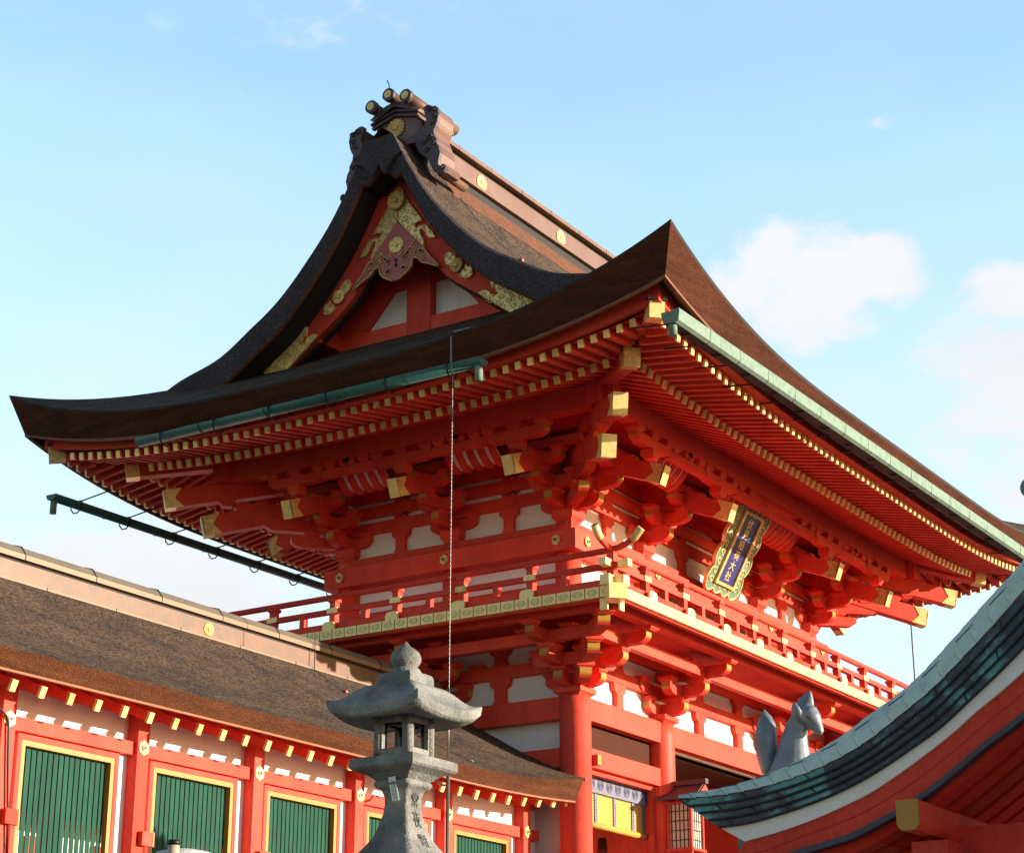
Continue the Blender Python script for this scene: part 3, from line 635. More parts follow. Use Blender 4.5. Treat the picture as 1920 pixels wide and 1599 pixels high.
for x in UC:
    for y in (0,CY,D):
        dirs=[]
        if x==0: dirs.append((-1,0,0))
        if x==Wd: dirs.append((1,0,0))
        if y==0: dirs.append((0,-1,0))
        if y==D: dirs.append((0,1,0))
        if not dirs: continue
        cn=None
        if len(dirs)==2: cn=(dirs[0][0]+dirs[1][0],dirs[0][1]+dirs[1][1],0)
        upper_set(x,y,dirs,cn)
# intermediate bracket rows under the purlin, lattice coving
for sd in SIDES:
    mb=MB();wallbox(mb,sd,-1.0,sd.L+1.0,1.0,1.16,13.72,13.9);mb.build('cove_beam',[RED],gate)
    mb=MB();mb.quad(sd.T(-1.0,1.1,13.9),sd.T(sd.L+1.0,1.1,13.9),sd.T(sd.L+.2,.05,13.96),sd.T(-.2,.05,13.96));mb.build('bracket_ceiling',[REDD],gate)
    cs=cols_of(sd,UC,[0,CY,D])
    for a,b2 in zip(cs[:-1],cs[1:]):
        l0,l1=a+.85,b2-.85
        cv=[(1.12,13.52),(1.2,13.50),(1.36,13.56),(1.52,13.70),(1.66,13.88),(1.8,14.08)]
        mb=MB();mb.grid([[Vector(sd.T(l0-.1,q+.01,z+.06)) for q,z in cv],[Vector(sd.T(l1+.1,q+.01,z+.06)) for q,z in cv]],0);cvp=mb.build('cove_panel',[WHT],gate)
        n=int((l1-l0)/.24)
        for k in range(n+1):
            l=l0+(l1-l0)*k/n
            mb=MB();mb.grid([[Vector(sd.T(l-.08,q,z)) for q,z in cv],[Vector(sd.T(l+.08,q,z)) for q,z in cv]],0,smooth=False)
            for s in (-.08,.08): mb.grid([[Vector(sd.T(l+s,q,z)) for q,z in cv],[Vector(sd.T(l+s,q,z+.07)) for q,z in cv]],0,smooth=False)
            mb.build('cove_rib',[RED],cvp)
        mb=MB();arm(mb,Vector(sd.T((a+b2)/2,1.95,0)),sd.l,(b2-a)/2-.78,(b2-a)/2-.78,13.68,13.86,.18,ends=(1,1)) if 0 else None
        for l in [a+.95,a+1.45,b2-1.45,b2-.95]:
            if b2-a<3.2 and l in (a+1.45,b2-1.45): pass
            block(mb,Vector(sd.T(l,1.95,0)),13.87,14.01,.28,sd.l)
        wallbox(mb,sd,a+.7,b2-.7,1.88,2.02,13.69,13.872)
        mb.build('purlin_bracket_row',[RED],gate)
# front openings of the upper storey
for sd in (SF,SB):
    mb=MB();wallbox(mb,sd,3.6,8.0,0,.05,10.45,11.78);mb.build('upper_door',[WOODB],gate)
# ---- balcony
mb=MB();q=2.50
mb.box((-q,-q,10.135),(Wd+q,D+q,10.215));mb.build('balcony_floor',[RED],gate)
FPL={'F':[-1.12,.42,1.98,3.5,4.96,6.42,7.87,9.4,11.1],'W':[-.59,.98,2.56,4.13,5.7,7.2],'B':lin(-1.3,12.9,9),'E':lin(-1.1,6.6,6)}
npl=0
for sd in SIDES:
    mb=MB();wallbox(mb,sd,-1.9,sd.L+1.9,1.88,2.08,9.95,10.13);mb.build('balcony_beam',[RED],gate)
    mb=MB();wallbox(mb,sd,-1.4,sd.L+1.4,1.30,1.46,9.64,9.86);mb.build('balcony_beam',[RED],gate)
    mb=MB();wallbox(mb,sd,-2.49,sd.L+2.49,2.36,2.47,10.0,10.135);mb.build('balcony_beam',[RED],gate)
    l0,l1=-2.50,sd.L+2.50;n=int(round((l1-l0)/.315));w=(l1-l0)/n
    if sd in (SB,SE):
        mb=MB()
        for k in range(n): wallbox(mb,sd,l0+k*w+.006,l0+(k+1)*w-.006,2.48,2.56,10.03,10.225)
        mb.build('edge_plate',[GOLDC],gate,props={'kind':'stuff'})
    else:
        for k in range(n):
            mb=MB();wallbox(mb,sd,l0+k*w+.012,l0+(k+1)*w-.012,2.48,2.56,10.03,10.225)
            c=Vector(sd.T(l0+(k+.5)*w,2.56,10.128));mb.prism([(.12,0),(.05,.06),(-.05,.06),(-.12,0),(-.05,-.06),(.05,-.06)],c-sd.o*.01,sd.l,(0,0,1),sd.o*.012,1)
            mb.tube([c-sd.o*.01,c+sd.o*.006],.042,12);mb.tube([c,c+sd.o*.009],.022,10,1)
            mb.build('edge_plate',[GOLDC,mat('engraved gilt',(.52,.42,.17),.45,metal=.25) if 'engraved gilt' not in MAT else MAT['engraved gilt']],gate)
    Q=2.36
    rail=MB();wallbox(rail,sd,-2.62,sd.L+2.62,Q-.08,Q+.08,10.24,10.39);rb=rail.build('bottom_rail',[RED],gate)
    rail=MB();wallbox(rail,sd,-2.72,sd.L+2.72,Q-.055,Q+.055,10.60,10.70);rm=rail.build('middle_rail',[RED],gate)
    rail=MB();pts=[(-2.98,11.26),(-2.86,11.13),(-2.7,11.03),(-2.5,10.97),(-2.2,10.95)]
    allp=[Vector(sd.T(l,Q,z)) for l,z in pts]+[Vector(sd.T(l,Q,10.95)) for l in lin(-1.5,sd.L+1.5,6)]+[Vector(sd.T(sd.L-l,Q,z)) for l,z in pts[::-1]]
    rail.tube(allp,.062,12);rt=rail.build('top_rail',[RED],gate)
    for A_ in (allp[:3],allp[-3:][::-1]):
        mb=MB();d=(A_[0]-A_[1]).normalized();mb.tube([A_[0]+d*.02,A_[0],A_[1],A_[1]+(A_[2]-A_[1])*.5],.075,12);mb.build('gilt_end',[GOLD],rt)
    for e in (-1,1):
        le=-2.36 if e<0 else sd.L+2.36;f=-1 if e<0 else 1
        mb=MB();wallbox(mb,sd,le+f*.16,le+f*.38,Q-.075,Q+.075,10.585,10.72);mb.build('gilt_end',[GOLDC],rm)
        mb=MB();wallbox(mb,sd,le+f*.10,le+f*.30,Q-.10,Q+.10,10.23,10.42);mb.build('gilt_end',[GOLDC],rb)
    for l in FPL[sd.n]:
        mb=MB();wallbox(mb,sd,l-.07,l+.07,Q-.07,Q+.07,10.39,10.81);block(mb,Vector(sd.T(l,Q,0)),10.81,10.90,.20,sd.l);pb=mb.build('railing_post',[RED],gate)
        mb=MB();wallbox(mb,sd,l-.13,l+.13,Q+.05,Q+.085,10.60,10.71);mb.build('gilt_collar',[GOLD],pb)
        mb=MB();mb.prism([(-.15,0),(.15,0),(.15,.12),(.11,.16),(0,.175),(-.11,.16),(-.15,.12)],Vector(sd.T(l,2.50,10.226)),sd.l,(0,0,1),sd.o*.05);mb.build('gilt_foot',[GOLDC],pb)
    ls=FPL[sd.n];mids=[(a+b2)/2 for a,b2 in zip(ls[:-1],ls[1:])]+[ls[0]-.75,ls[-1]+.75]
    for l in mids:
        mb=MB();wallbox(mb,sd,l-.06,l+.06,Q-.06,Q+.06,10.39,10.60);mb.build('baluster',[RED],gate)
for (cx_,cy_,dx,dy) in ((0,0,-1,-1),(0,D,-1,1),(Wd,0,1,-1),(Wd,D,1,1)):
    P=(cx_+dx*2.36,cy_+dy*2.36)
    mb=MB();mb.box((P[0]-.075,P[1]-.075,10.4),(P[0]+.075,P[1]+.075,10.9));cp=mb.build('corner_post',[RED],gate)
    mb=MB();c=Vector((cx_+dx*2.52,cy_+dy*2.52,0));n=Vector((dx,dy,0)).normalized()
    mb.beam(c-n*.25+Vector((0,0,10.08)),c+n*.16+Vector((0,0,10.08)),.34,.29);mb.build('gilt_corner',[GOLDC],cp)
    mb=MB();mb.box((cx_+dx*2.16,cy_+dy*2.45,9.80),(cx_+dx*2.32,cy_+dy*2.49,10.02));mb.build('gilt_drop',[GOLDC],cp);mb=MB();mb.box((cx_+dx*2.45,cy_+dy*2.16,9.80),(cx_+dx*2.49,cy_+dy*2.32,10.02));mb.build('gilt_drop',[GOLDC],cp)
# ---- lower storey
LC=[-.3,3.15,8.45,11.9];LR=[-.3,CY,D+.3]
for x in LC:
    for y in LR:
        mb=MB();mb.tube([(x,y,TZ),(x,y,8.5),(x,y,8.76)],[.315,.31,.30],36);mb.build('lower_column',[RED],gate)
def lw(mb,sd,l0,l1,q0,q1,z0,z1,m=0): wallbox(mb,sd,l0,l1,q0,q1,z0,z1,m)
for sd in SIDES:
    tag=0 if sd in (SF,SB) else -.003
    mb=MB();lw(mb,sd,-.25,sd.L+.25,.16,.24,8.3,10.05);mb.build('lower_wall',[WHT],gate)
    for z0,z1,qq,nm in ((8.34,8.78,.47,'head_beam'),(9.32,9.57,.36,'wall_beam'),(9.92,10.1,.36,'wall_beam')):
        mb=MB();lw(mb,sd,-.3-(qq-.3)-tag,sd.L+.3+(qq-.3)+tag,.1,qq+tag,z0+tag,z1+tag);mb.build(nm,[RED],gate)
    cs=cols_of(sd,LC,LR)
    for a,b2 in zip(cs[:-1],cs[1:]):
        ms=[(a+b2)/2+(.2 if sd is SW and a<0 else 0)] if b2-a<4 else [a+1.85,b2-1.55]
        for l in ms:
            strut(sd,l,.239,8.78,9.32,gate,.26);strut(sd,l,.239,9.57,9.92,gate,.26)
    if sd in (SW,SE):
        mb=MB();lw(mb,sd,-.25,sd.L+.25,.14,.22,TZ,8.3);mb.build('lower_wall',[WHT],gate)
        for z0,z1 in ((7.40,7.78),(5.4,5.7),(2.2,2.6)):
            mb=MB();lw(mb,sd,-.25,sd.L+.25,.12,.42,z0,z1);mb.build('wall_beam',[RED],gate)
    else:
        for a,b2 in ((LC[0],LC[1]),(LC[2],LC[3])):
            mb=MB();lw(mb,sd,a-.2,b2+.0,.18,.45,7.44,7.80)
            bm=mb.build('tie_beam',[RED],gate)
            mb=MB();lw(mb,sd,a+.20,a+.34,.30,.66,7.44,7.64,0);lw(mb,sd,a+.205,a+.335,.66,.68,7.445,7.635,1);mb.build('ochre_end',RY,bm)
            mb=MB();lw(mb,sd,a+.3,b2-.3,.20,.32,7.34,7.44);lw(mb,sd,b2-.40,b2-.28,.2,.32,TZ,7.34);lw(mb,sd,a+.28,a+.36,.2,.32,TZ,7.34);mb.build('door_frame',[RED],gate)
# passage interior: ceiling, inner walls and back boards of the guardian bays
mb=MB();mb.box((LC[0]+.3,LR[0]+.4,8.28),(LC[3]-.3,LR[2]-.4,8.33));mb.build('passage_ceiling',[WOODB],gate)
for x in (LC[1],LC[2]):
    mb=MB();mb.box((x-.05,LR[0]+.3,TZ),(x+.05,LR[2]-.3,8.27));mb.build('partition',[RED],gate)
for a,b2 in ((LC[0],LC[1]),(LC[2],LC[3])):
    mb=MB();mb.box((a+.1,CY-.06,TZ),(b2-.1,CY+.06,8.26));mb.build('niche_back',[TAN],gate)
# bamboo transom blinds
for a,b2 in ((LC[0],LC[1]),(LC[2],LC[3])):
    mb=MB();mb.box((a+.3,-.30+.06,7.80),(b2-.3,-.27+.06,8.34));mb.build('transom_blind',[BLIND],gate)
def lower_set(x,y,dirs,corner=None):
    P=Vector((x,y,0))
    s0=sub(lambda m:block(m,P,8.76,8.93,.62),'bracket_set',[RED],gate)
    A=[];B=[]
    for o in dirs:
        o=Vector(o);l=Vector((0,0,1)).cross(o)
        A+=[(P,o,0,.66,8.93,9.17,0,1),(P,o,0,1.16,9.28,9.52,0,1),(P,o,0,1.68,9.64,9.87,0,1),(P,l,.62,.62,8.931,9.171,1,1),(P,l,.95,.95,9.30,9.54,1,1),
            (P+o*.5,l,.60,.60,9.281,9.521,1,1),(P+o*1.02,l,.60,.60,9.641,9.871,1,1)]
        for q,ll,z0,z1 in [(.5,0,9.17,9.28),(1.02,0,9.52,9.64),(1.66,0,9.87,9.96),(0,.5,9.17,9.28),(0,-.5,9.17,9.28),(.5,.5,9.52,9.64),(.5,-.5,9.52,9.64),(1.02,.5,9.87,9.96),(1.02,-.5,9.87,9.96),(0,.82,9.54,9.64),(0,-.82,9.54,9.64)]:
            B.append((P+o*q+l*ll,z0,z1,o))
    for k_,(c,d,L0,L1,z0,z1,e0,e1) in enumerate(A):
        e_=.004*k_/len(A)*2;sub(lambda m:arm(m,c,d,L0,L1,z0+e_,z1+e_,.20+e_*1.5+(.004 if L0 else 0),ends=(e0,e1)),'bracket_arm',RY,s0)
    for k_,(c,z0,z1,o) in enumerate(B): sub(lambda m:block(m,c,z0,z1-.0004*k_,.30+.0016*k_,o),'bearing_block',[RED],s0)
    if corner:
        n=Vector(corner).normalized();k=1.414
        for L1,z0,z1 in ((.62*k,8.932,9.172),(1.06*k,9.282,9.522),(1.62*k,9.642,9.872)):
            sub(lambda m:arm(m,P,n,0,L1,z0,z1,.24,ends=(0,1)),'bracket_arm',RY,s0)
        for q,z0,z1 in ((.5,9.172,9.28),(1.0,9.522,9.64),(1.58,9.872,9.96)):
            sub(lambda m:block(m,P+Vector(corner)*q,z0,z1,.36,n),'bearing_block',[RED],s0)
for i,x in enumerate(LC):
    for j,y in enumerate(LR):
        dirs=[]
        if i==0: dirs.append((-1,0,0))
        if i==3: dirs.append((1,0,0))
        if j==0: dirs.append((0,-1,0))
        if j==2: dirs.append((0,1,0))
        if dirs: lower_set(x,y,dirs,(dirs[0][0]+dirs[1][0],dirs[0][1]+dirs[1][1],0) if len(dirs)==2 else None)
# ---- gutters hung under the eaves
def gutter(a,b_,name,hooks,m,inw,hoff=0,drop=True,dropend=0,boxy=False):
    a=Vector(a);b_=Vector(b_);d=(b_-a).normalized();up=Vector((0,0,1));side=Vector(inw)
    mb=MB();n=9;r=.15
    A=[];B=[]
    for p,row in ((a,A),(b_,B)):
        for j in range(n+1): t=pi*j/n;row.append(p+side*(r*math.cos(t))*-1+up*(-r*.95*math.sin(t)))
    if boxy:
        pf=[(-.175,.03),(-.185,.0),(-.165,-.19),(-.10,-.23),(.13,-.20),(.17,0)]
        A=[a+side*p+up*q_ for p,q_ in pf];B=[b_+side*p+up*q_ for p,q_ in pf]
        mb.grid([A[:4],B[:4]],0,smooth=False);mb.grid([A[3:],B[3:]],1,smooth=False)  # bottom faces dark: the gutter's shaded underside done as colour
        mb.add([a]+A,[(0,)+tuple(range(1,len(A)+1))],0);mb.add([b_]+B,[(0,)+tuple(range(1,len(B)+1))],0)
        nj=max(2,int((b_-a).length/1.15))
        for k in range(1,nj):
            p=a+(b_-a)*k/nj;mb.tube([p+side*(x_*1.015)+up*(y_*1.01) for x_,y_ in pf[:4]],.007,4)
    if not boxy: mb.grid([A,B],0)
    A2=[p+(a-p)*.14 for p in A];B2=[p+(b_-p)*.14 for p in B];mb.grid([A2,B2],0)
    if not boxy: mb.add([a]+A,[(0,)+tuple(range(1,n+2))],0);mb.add([b_]+B,[(0,)+tuple(range(1,n+2))],0)
    nj=0 if boxy else max(2,int((b_-a).length/1.6))
    for k in range(1,nj): 
        p=a+(b_-a)*k/nj;mb.tube([p+side*(r*1.02*math.cos(t))*-1+up*(-r*.97*math.sin(t)) for t in lin(0,pi,9)],.012,5)
    g=mb.build(name,[m,DARK],gate)
    nh=hooks
    for k in range(nh):
        p=a+(b_-a)*((k+.5)/nh);mb=MB()
        pts=[p+side*1.05+up*.12,p+side*.2+up*.02,p+side*.16-up*.05,p+side*.15-up*.16,p+side*.06-up*.24,p-side*.06-up*.24,p-side*.15-up*.14,p-side*.165+up*.02]
        mb.tube(pts,.016,6);mb.beam(p-side*.17+up*.03,p+side*.17+up*.02,.04,.02);mb.build('gutter_hook',[IRON],g)
    if drop:
        p=a if dropend==0 else b_
        mb=MB();mb.tube([p+d*(.1 if dropend==0 else -.1)-up*.1,p+d*(.1 if dropend==0 else -.1)-up*.42],.075,12);mb.build('down_spout',[VERD],g)
    return g
gutter((-5.62,-5.42,13.90),(13.0,-5.42,13.98),'gutter',16,VERD,(0,1,0),boxy=True)
gutter((-5.35,-1.45,13.97),(-5.35,6.95,13.97),'gutter',6,VERDD,(1,0,0))
gutter((-3.95,D+5.3,13.86),(13.0,D+5.3,14.05),'gutter',11,VERDD,(0,-1,0))
# ================================================================ PLAQUE
pl=thing('name_plaque','blue plaque with gold characters in carved green and gilt frame, tilted under the eaves','plaque',tuple(onx(1379,1035,5.6)))
T=Vector(onx(1415,954,5.6));Bt=Vector(onx(1345,1114,5.6))
V=(T-Bt);Hh=V.length;V=V.normalized();U=Vector((1,0,0));Nn=U.cross(V)*1.0
if Nn.y>0: Nn=-Nn
C0=(T+Bt)/2+Vector((-.14,-.10,0))
def PP(u,v,n=0): return C0+U*u+V*v+Nn*n
mb=MB();w2=.37;h2=Hh*.385
mb.prism([(-w2,-h2),(w2,-h2),(w2,h2),(-w2,h2)],PP(0,0,0),U,V,Nn*.05);mb.build('panel',[PURP],pl)
mb=MB()
for s in (-1,1):
    mb.prism([(s*w2,-h2-.07),(s*(w2+.08),-h2-.07),(s*(w2+.08),h2+.07),(s*w2,h2+.07)],PP(0,0,.0),U,V,Nn*.09)
    mb.prism([(-w2,s*h2),(w2,s*h2),(w2,s*(h2+.07)),(-w2,s*(h2+.07))],PP(0,0,.002),U,V,Nn*.085)
mb.build('inner_frame',[GOLD],pl)
w3,h3=.76,Hh*.50
out=[]
def wavy(p,q,n,amp):
    p=Vector(p);q=Vector(q);d=(q-p);nn=Vector((d.y,-d.x)).normalized();r=[]
    for i in range(n): 
        t=i/n;r.append(tuple(p+d*t+nn*amp*(abs(math.sin(pi*t*4.0))-.45)))
    return r
out=wavy((-w3,-h3),(w3*.96,-h3),28,.10)+wavy((w3,-h3),(w3,h3),48,.11)+[(w3+.10,h3+.10)]+wavy((w3,h3),(-w3,h3),28,.09)+[(-w3-.10,h3+.10)]+wavy((-w3,h3),(-w3,-h3),48,.11)
mb=MB();mb.prism(out,PP(0,0,-.04),U,V,Nn*.07,0,1);mb.build('carved_border',[BGREEN,GOLD],pl)
mb=MB();ps=[PP(a*.985,b_*.992,.035) for a,b_ in out];mb.tube(ps+[ps[0]],.018,5)
random.seed(3)
for s in (-1,1):
    for k in range(9):
        v0=-h3+.2+k*(2*h3-.4)/8;uu=s*(w2+.23);mb.tube([PP(uu+s*.10*(1-t/8)*math.cos(t),v0+.10*(1-t/8)*math.sin(t),.035) for t in lin(0,7,12)],.014,5)
for v0 in (-h3+.13,h3-.13):
    for k in range(4):
        mb.tube([PP(-.36+k*.24+.085*(1-t/8)*math.cos(t),v0+.07*(1-t/8)*math.sin(t),.035) for t in lin(0,7,12)],.014,5)
mb.build('gilt_scroll',[GOLD],pl)
mb=MB()
tx='伏見稲荷大社';hs=2*h2*.93/len(tx)
for i,ch in enumerate(tx): text_mb(ch,hs*1.12,PP(0,h2*.93-hs*(i+.5),.052),U,V,.006,mb,font_scale=(.92,.86))
mb.build('characters',[GOLD],pl)
mb=MB()
for s in (-1,1): mb.tube([PP(s*.5,h3,-.05),PP(s*.5,h3+.35,-.1)],.02,6)
mb.build('hanger',[IRON],pl)
# ================================================================ THINGS IN THE NEAR BAY
bl=thing('reed_blind','yellow reed blind with blue-lilac crested valance hanging in the gate bay','blind',(1.45,-.10,7.2))
mb=MB();mb.box((.02,-.08,6.42),(2.84,-.05,7.10));
mb.tube([(.0,-.10,6.42),(2.86,-.10,6.42)],.06,12);mb.build('reed_sheet',[YCLOTH],bl)
mb=MB();mb.box((.02,-.14,7.05),(2.84,-.11,7.36))
for x in (.06,.80,1.55,2.30,2.76): mb.box((x-.05,-.105,6.36),(x+.05,-.085,7.05))
vl=mb.build('valance',[LILAC],bl)
mb=MB()
for k in range(8):
    x=.22+k*.35
    for rr in (.11,.07,.03): mb.tube([(x+rr*math.cos(t),-.145,7.22+rr*math.sin(t)) for t in lin(0,2*pi,13)],.006,4)
for x in (.06,.80,1.55,2.30,2.76):
    for k in range(9): mb.box((x-.02+.02*(k%2),-.109,6.40+k*.062),(x+.01+.02*(k%2),-.104,6.43+k*.062))
mb.build('crest_pattern',[NAVY],vl)
st=thing('guardian_statue','seated carved guardian in a black lattice cap with pink crown, under the yellow blind','statue',(1.55,1.2,TZ))
gp=Vector(ony(1160,1578,1.2))
mb=MB()
mb.lathe([(.02,.17),(.10,.165),(.155,.12),(.17,.04),(.20,-.07),(.19,-.10)],gp,20)
cap=mb.build('cap',[IRON],st)
mb=MB();mb.lathe([(.0,.225),(.07,.215),(.11,.17),(.12,.12),(.125,.118)],gp,16);mb.build('cap_crown',[PINK],cap)
mb=MB();h0=gp+Vector((0,0,-.26))
mb.lathe([(.01,-.20),(.07,-.19),(.12,-.12),(.15,-.02),(.155,.07),(.13,.16),(.02,.2)],h0,20);mb.lathe([(.0,-.03),(.03,-.02),(.015,.05)],h0+Vector((-.10,-.13,0)),8)
mb.lathe([(.07,0),(.08,-.15),(.35,-.3),(.55,-.7),(.62,-1.2),(.95,-1.7),(1.0,-2.1),(.0,-2.1)],h0+Vector((0,0,-.15)),20)
z0=h0.z-2.25;mb.box((h0.x-.8,h0.y-.6,TZ),(h0.x+.8,h0.y+.6,z0+.02))
mb.build('body',[TAN],st)
qv=thing('arrow_quiver','dark striped bundle of arrows standing beside the guardian under the yellow blind','quiver',(.75,1.1,TZ))
qp=Vector(ony(1133,1590,1.1));mb=MB();mb.lathe([(.13,.2),(.17,-.3),(.17,-1.2),(.12,-1.25)],qp,14);mb.box((qp.x-.05,qp.y-.05,TZ),(qp.x+.05,qp.y+.05,qp.z-1.2));mb.build('case',[mat('striped quiver cloth',(.06,.02,.02),.7,col2=(.35,.03,.03),c2scale=2,stretch=(.3,.3,14))],qv)
# box lamp on the second column
bp=Vector(onx(1297,1560,2.90));bx,by=bp.x,bp.y
lamp=thing('box_lantern','square vermilion box lantern with barred paper panels and brown gabled roof on the second column','lantern',(bx+.25,by+.27,5.9))
wx,wy,zt,zl=.56,.56,ony(1297,1500,by)[2],ony(1297,1590,by)[2]
mb=MB();mb.box((bx+.03,by+.03,zl),(bx+wx-.03,by+wy-.03,zt));mb.build('paper_box',[LAMPP],lamp)
mb=MB()
for x in (bx,bx+wx-.05):
    for y in (by,by+wy-.05): mb.box((x,y,zl-.08),(x+.05,y+.05,zt))
for z in (zl-.02,zt-.05): mb.box((bx-.03,by-.03,z),(bx+wx+.03,by+wy+.03,z+.05))
mb.box((bx+wx,by+.2,zl+.3),(bx+wx+.1,-.45,zl+.36));mb.box((bx+.1,by+wy,zl+.1),(bx+.2,-.5,zl+.18));mb.build('frame',[RED],lamp)
mb=MB()
for k in range(1,6):
    t=k/6*wx;mb.box((bx+t-.008,by+.015,zl),(bx+t+.008,by+.031,zt-.05));mb.box((bx+.015,by+t-.008,zl),(bx+.031,by+t+.008,zt-.05))
for k in range(1,5):
    z=zl+(zt-zl)*k/5;mb.box((bx+.012,by+.05,z-.007),(bx+.028,by+wy-.05,z+.007));mb.box((bx+.05,by+.012,z-.007),(bx+wx-.05,by+.028,z+.007))
mb.build('bars',[DARK],lamp)
mb=MB();ez=zt+.02;xm=bx+wx/2
for s in (-1,1): mb.prism([(0,.36),(s*.12,.25),(s*.30,.12),(s*.46,.06),(s*.46,0),(s*.3,.05),(s*.12,.17),(0,.27)],(xm,by-.16,ez),(1,0,0),(0,0,1),(0,wy+.30,0))
mb.box((xm-.06,by-.24,ez+.34),(xm+.06,by+wy+.22,ez+.44));rf=mb.build('roof',[COPD],lamp)
mb=MB()
for s in (-1,1): mb.prism([(0,.33),(s*.12,.22),(s*.30,.09),(s*.42,.04),(s*.40,-.02),(s*.26,.02),(s*.10,.14),(0,.22)],(xm,by-.20,ez),(1,0,0),(0,0,1),(0,.035,0))
mb.prism([(-.36,0),(.36,0),(0,.26)],(xm,by-.12,ez),(1,0,0),(0,0,1),(0,.03,0));mb.build('gable_board',[RED],lamp)
# ================================================================ CORRIDOR
cr_=thing('shrine_corridor','long vermilion corridor with green slatted windows and bark roof running to the gate','corridor',(-9,2.8,TZ))
CE=-.60;CYR=2.78;CX1=-.45;CX0=-24.
PCt=interp([(0,6.80),(.6,7.10),(1.3,7.50),(2.0,7.97),(2.7,8.45),(3.1,8.80)])
def gc(x): return max(0,1-(CX1-x)/4.5)**2.5
def zc(t,x): return PCt(t)+.34*gc(x)*max(0,1-t/3.0)
xs=[CX0]+lin(-20,-5,16)+lin(-4.5,CX1,16)
for sgn,nm in ((1,'roof'),(-1,'roof')):
    yy=lambda t:(CE+t) if sgn==1 else (2*CYR-CE-t)
    mb=MB();mb.grid([[(x,yy(t),zc(t,x)) for x in xs] for t in lin(0,3.12,22)],0)
    cro=mb.build('roof',[BARK],cr_)
    e=sgn
    mb=MB();R_=[[(x,yy(0),zc(0,x)+.001) for x in xs],[(x,yy(0)+e*.02,zc(0,x)-.03) for x in xs],[(x,yy(.15),zc(0,x)-.235-.20*gc(x)) for x in xs]];mb.grid(R_,0,smooth=False)
    vs_=[(CX1+.005,yy(t),zc(t,CX1)) for t in lin(0,3.1,12)];vb=[(CX1+.005,yy(t+.1),zc(t,CX1)-.40+.1*(t/3)) for t in lin(0,3.1,12)];mb.grid([vs_,vb],0,smooth=False)
    mb.build('eave_edge',[BARKC],cro)
    mb=MB();mb.grid([R_[2],[(x,yy(.15),p[2]-.032) for x,p in zip(xs,R_[2])],[(x,yy(.2),p[2]-.035) for x,p in zip(xs,R_[2])]],0,smooth=False);mb.build('eave_lip',[mat('orange cedar lip',(.27,.085,.025),.7,var=.2,vscale=5) if sgn==1 else RUST],cro)
    mb=MB();mb.grid([[(x,yy(.2),p[2]-.035) for x,p in zip(xs,R_[2])],[(x,yy(.9),p[2]+.30) for x,p in zip(xs,R_[2])],[(x,yy(3.1),8.30) for x in xs]],0,smooth=False);mb.build('eave_soffit',[RED],cro)
CP=[-.96-2.648*i for i in range(0,9)]
# rafters with ochre-gilt ends
x=-.60;k=0
while x>-20:
    z=6.41+.30*gc(x)
    if k<100:
        mb=MB();mb.beam((x,1.5,z+.85),(x,-.28,z),.088,.14);r=mb.build('rafter',[RED],cr_)
        mb=MB();mb.beam((x,-.27,z+.004),(x,-.315,z-.015),.10,.16);mb.build('end_cap',[GOLD],r)
    x-=.527;k+=1
mb=MB();mb.box((CX0,1.0,6.60),(-.35,1.16,6.9));mb.box((CX0,.47,6.62),(-.42,.62,6.80)) ;mb.build('wall_plate',[RED],cr_)
rd=MB();rx1=-.85
rd.box((CX0,CYR-.30,8.70),(rx1,CYR+.30,8.80),1);rd.box((CX0,CYR-.24,8.80),(rx1,CYR+.24,9.10),0);rd.box((CX0,CYR-.22,9.10),(rx1,CYR+.22,9.15),3);rd.box((CX0,CYR-.30,9.15),(rx1,CYR+.30,9.23),1)
rd.prism([(-.30,9.23),(.30,9.23),(.20,9.36),(0,9.42),(-.20,9.36)],(CX0,CYR,0),(0,1,0),(0,0,1),(rx1-CX0,0,0),2)
xx=-1.4
while xx>-22:
    rd.box((xx,CYR-.306,9.145),(xx+.014,CYR+.306,9.24),3);rd.box((xx+.5,CYR-.306,8.70),(xx+.512,CYR-.28,8.81),3);rd.tube([(xx,CYR-.30,9.235),(xx,CYR-.20,9.37),(xx,CYR,9.43),(xx,CYR+.2,9.37),(xx,CYR+.3,9.235)],.012,5,3);xx-=1.55
crd=rd.build('roof_ridge',[COPL,mat('tan copper trim',(.23,.125,.065),.5,metal=.1,var=.1),mat('grey weathered cap tile',(.13,.105,.08),.7,var=.15,vscale=3,grain=.08),DARK],cr_)
for q in [(392,1175),(715,1267)]:
    P=ony(*q,CYR-.25);mb=MB();mb.flower((P[0],CYR-.245,8.95 if q[0]<500 else 8.93),(1,0,0),(0,0,1),(0,-1,0),.13);mb.build('gilt_flower',[GOLD],crd)
# walls, posts, windows
for i,cx_ in enumerate(CP):
    for yy_ in (.6,4.96):
        f=-1 if yy_<1 else 1
        mb=MB();mb.box((cx_-.12,yy_-.20,TZ),(cx_+.12,yy_+.15,6.75));p=mb.build('post',[RED],cr_)
        if yy_<1:
            mb=MB();c=Vector((cx_-.0,.405,6.13));mb.prism([(.115*math.sin(t),.115*math.cos(t)) for t in lin(0,2*pi,7)[:-1]],c,(1,0,0),(0,0,1),(0,-.02,0));mb.tube([c-Vector((0,.02,0)),c-Vector((0,.045,0))],.045,10);mb.tube([c-Vector((0,.045,0)),c-Vector((0,.06,0))],.025,8,1);mb.build('gilt_nail_cover',[GOLD,COPD],p)
            mb=MB();mb.box((cx_+.0,.31,4.72),(cx_+.22,.399,4.92),0);mb.box((cx_+.22,.305,4.715),(cx_+.25,.40,4.925),1);mb.build('peg',[RED,YEL],p)
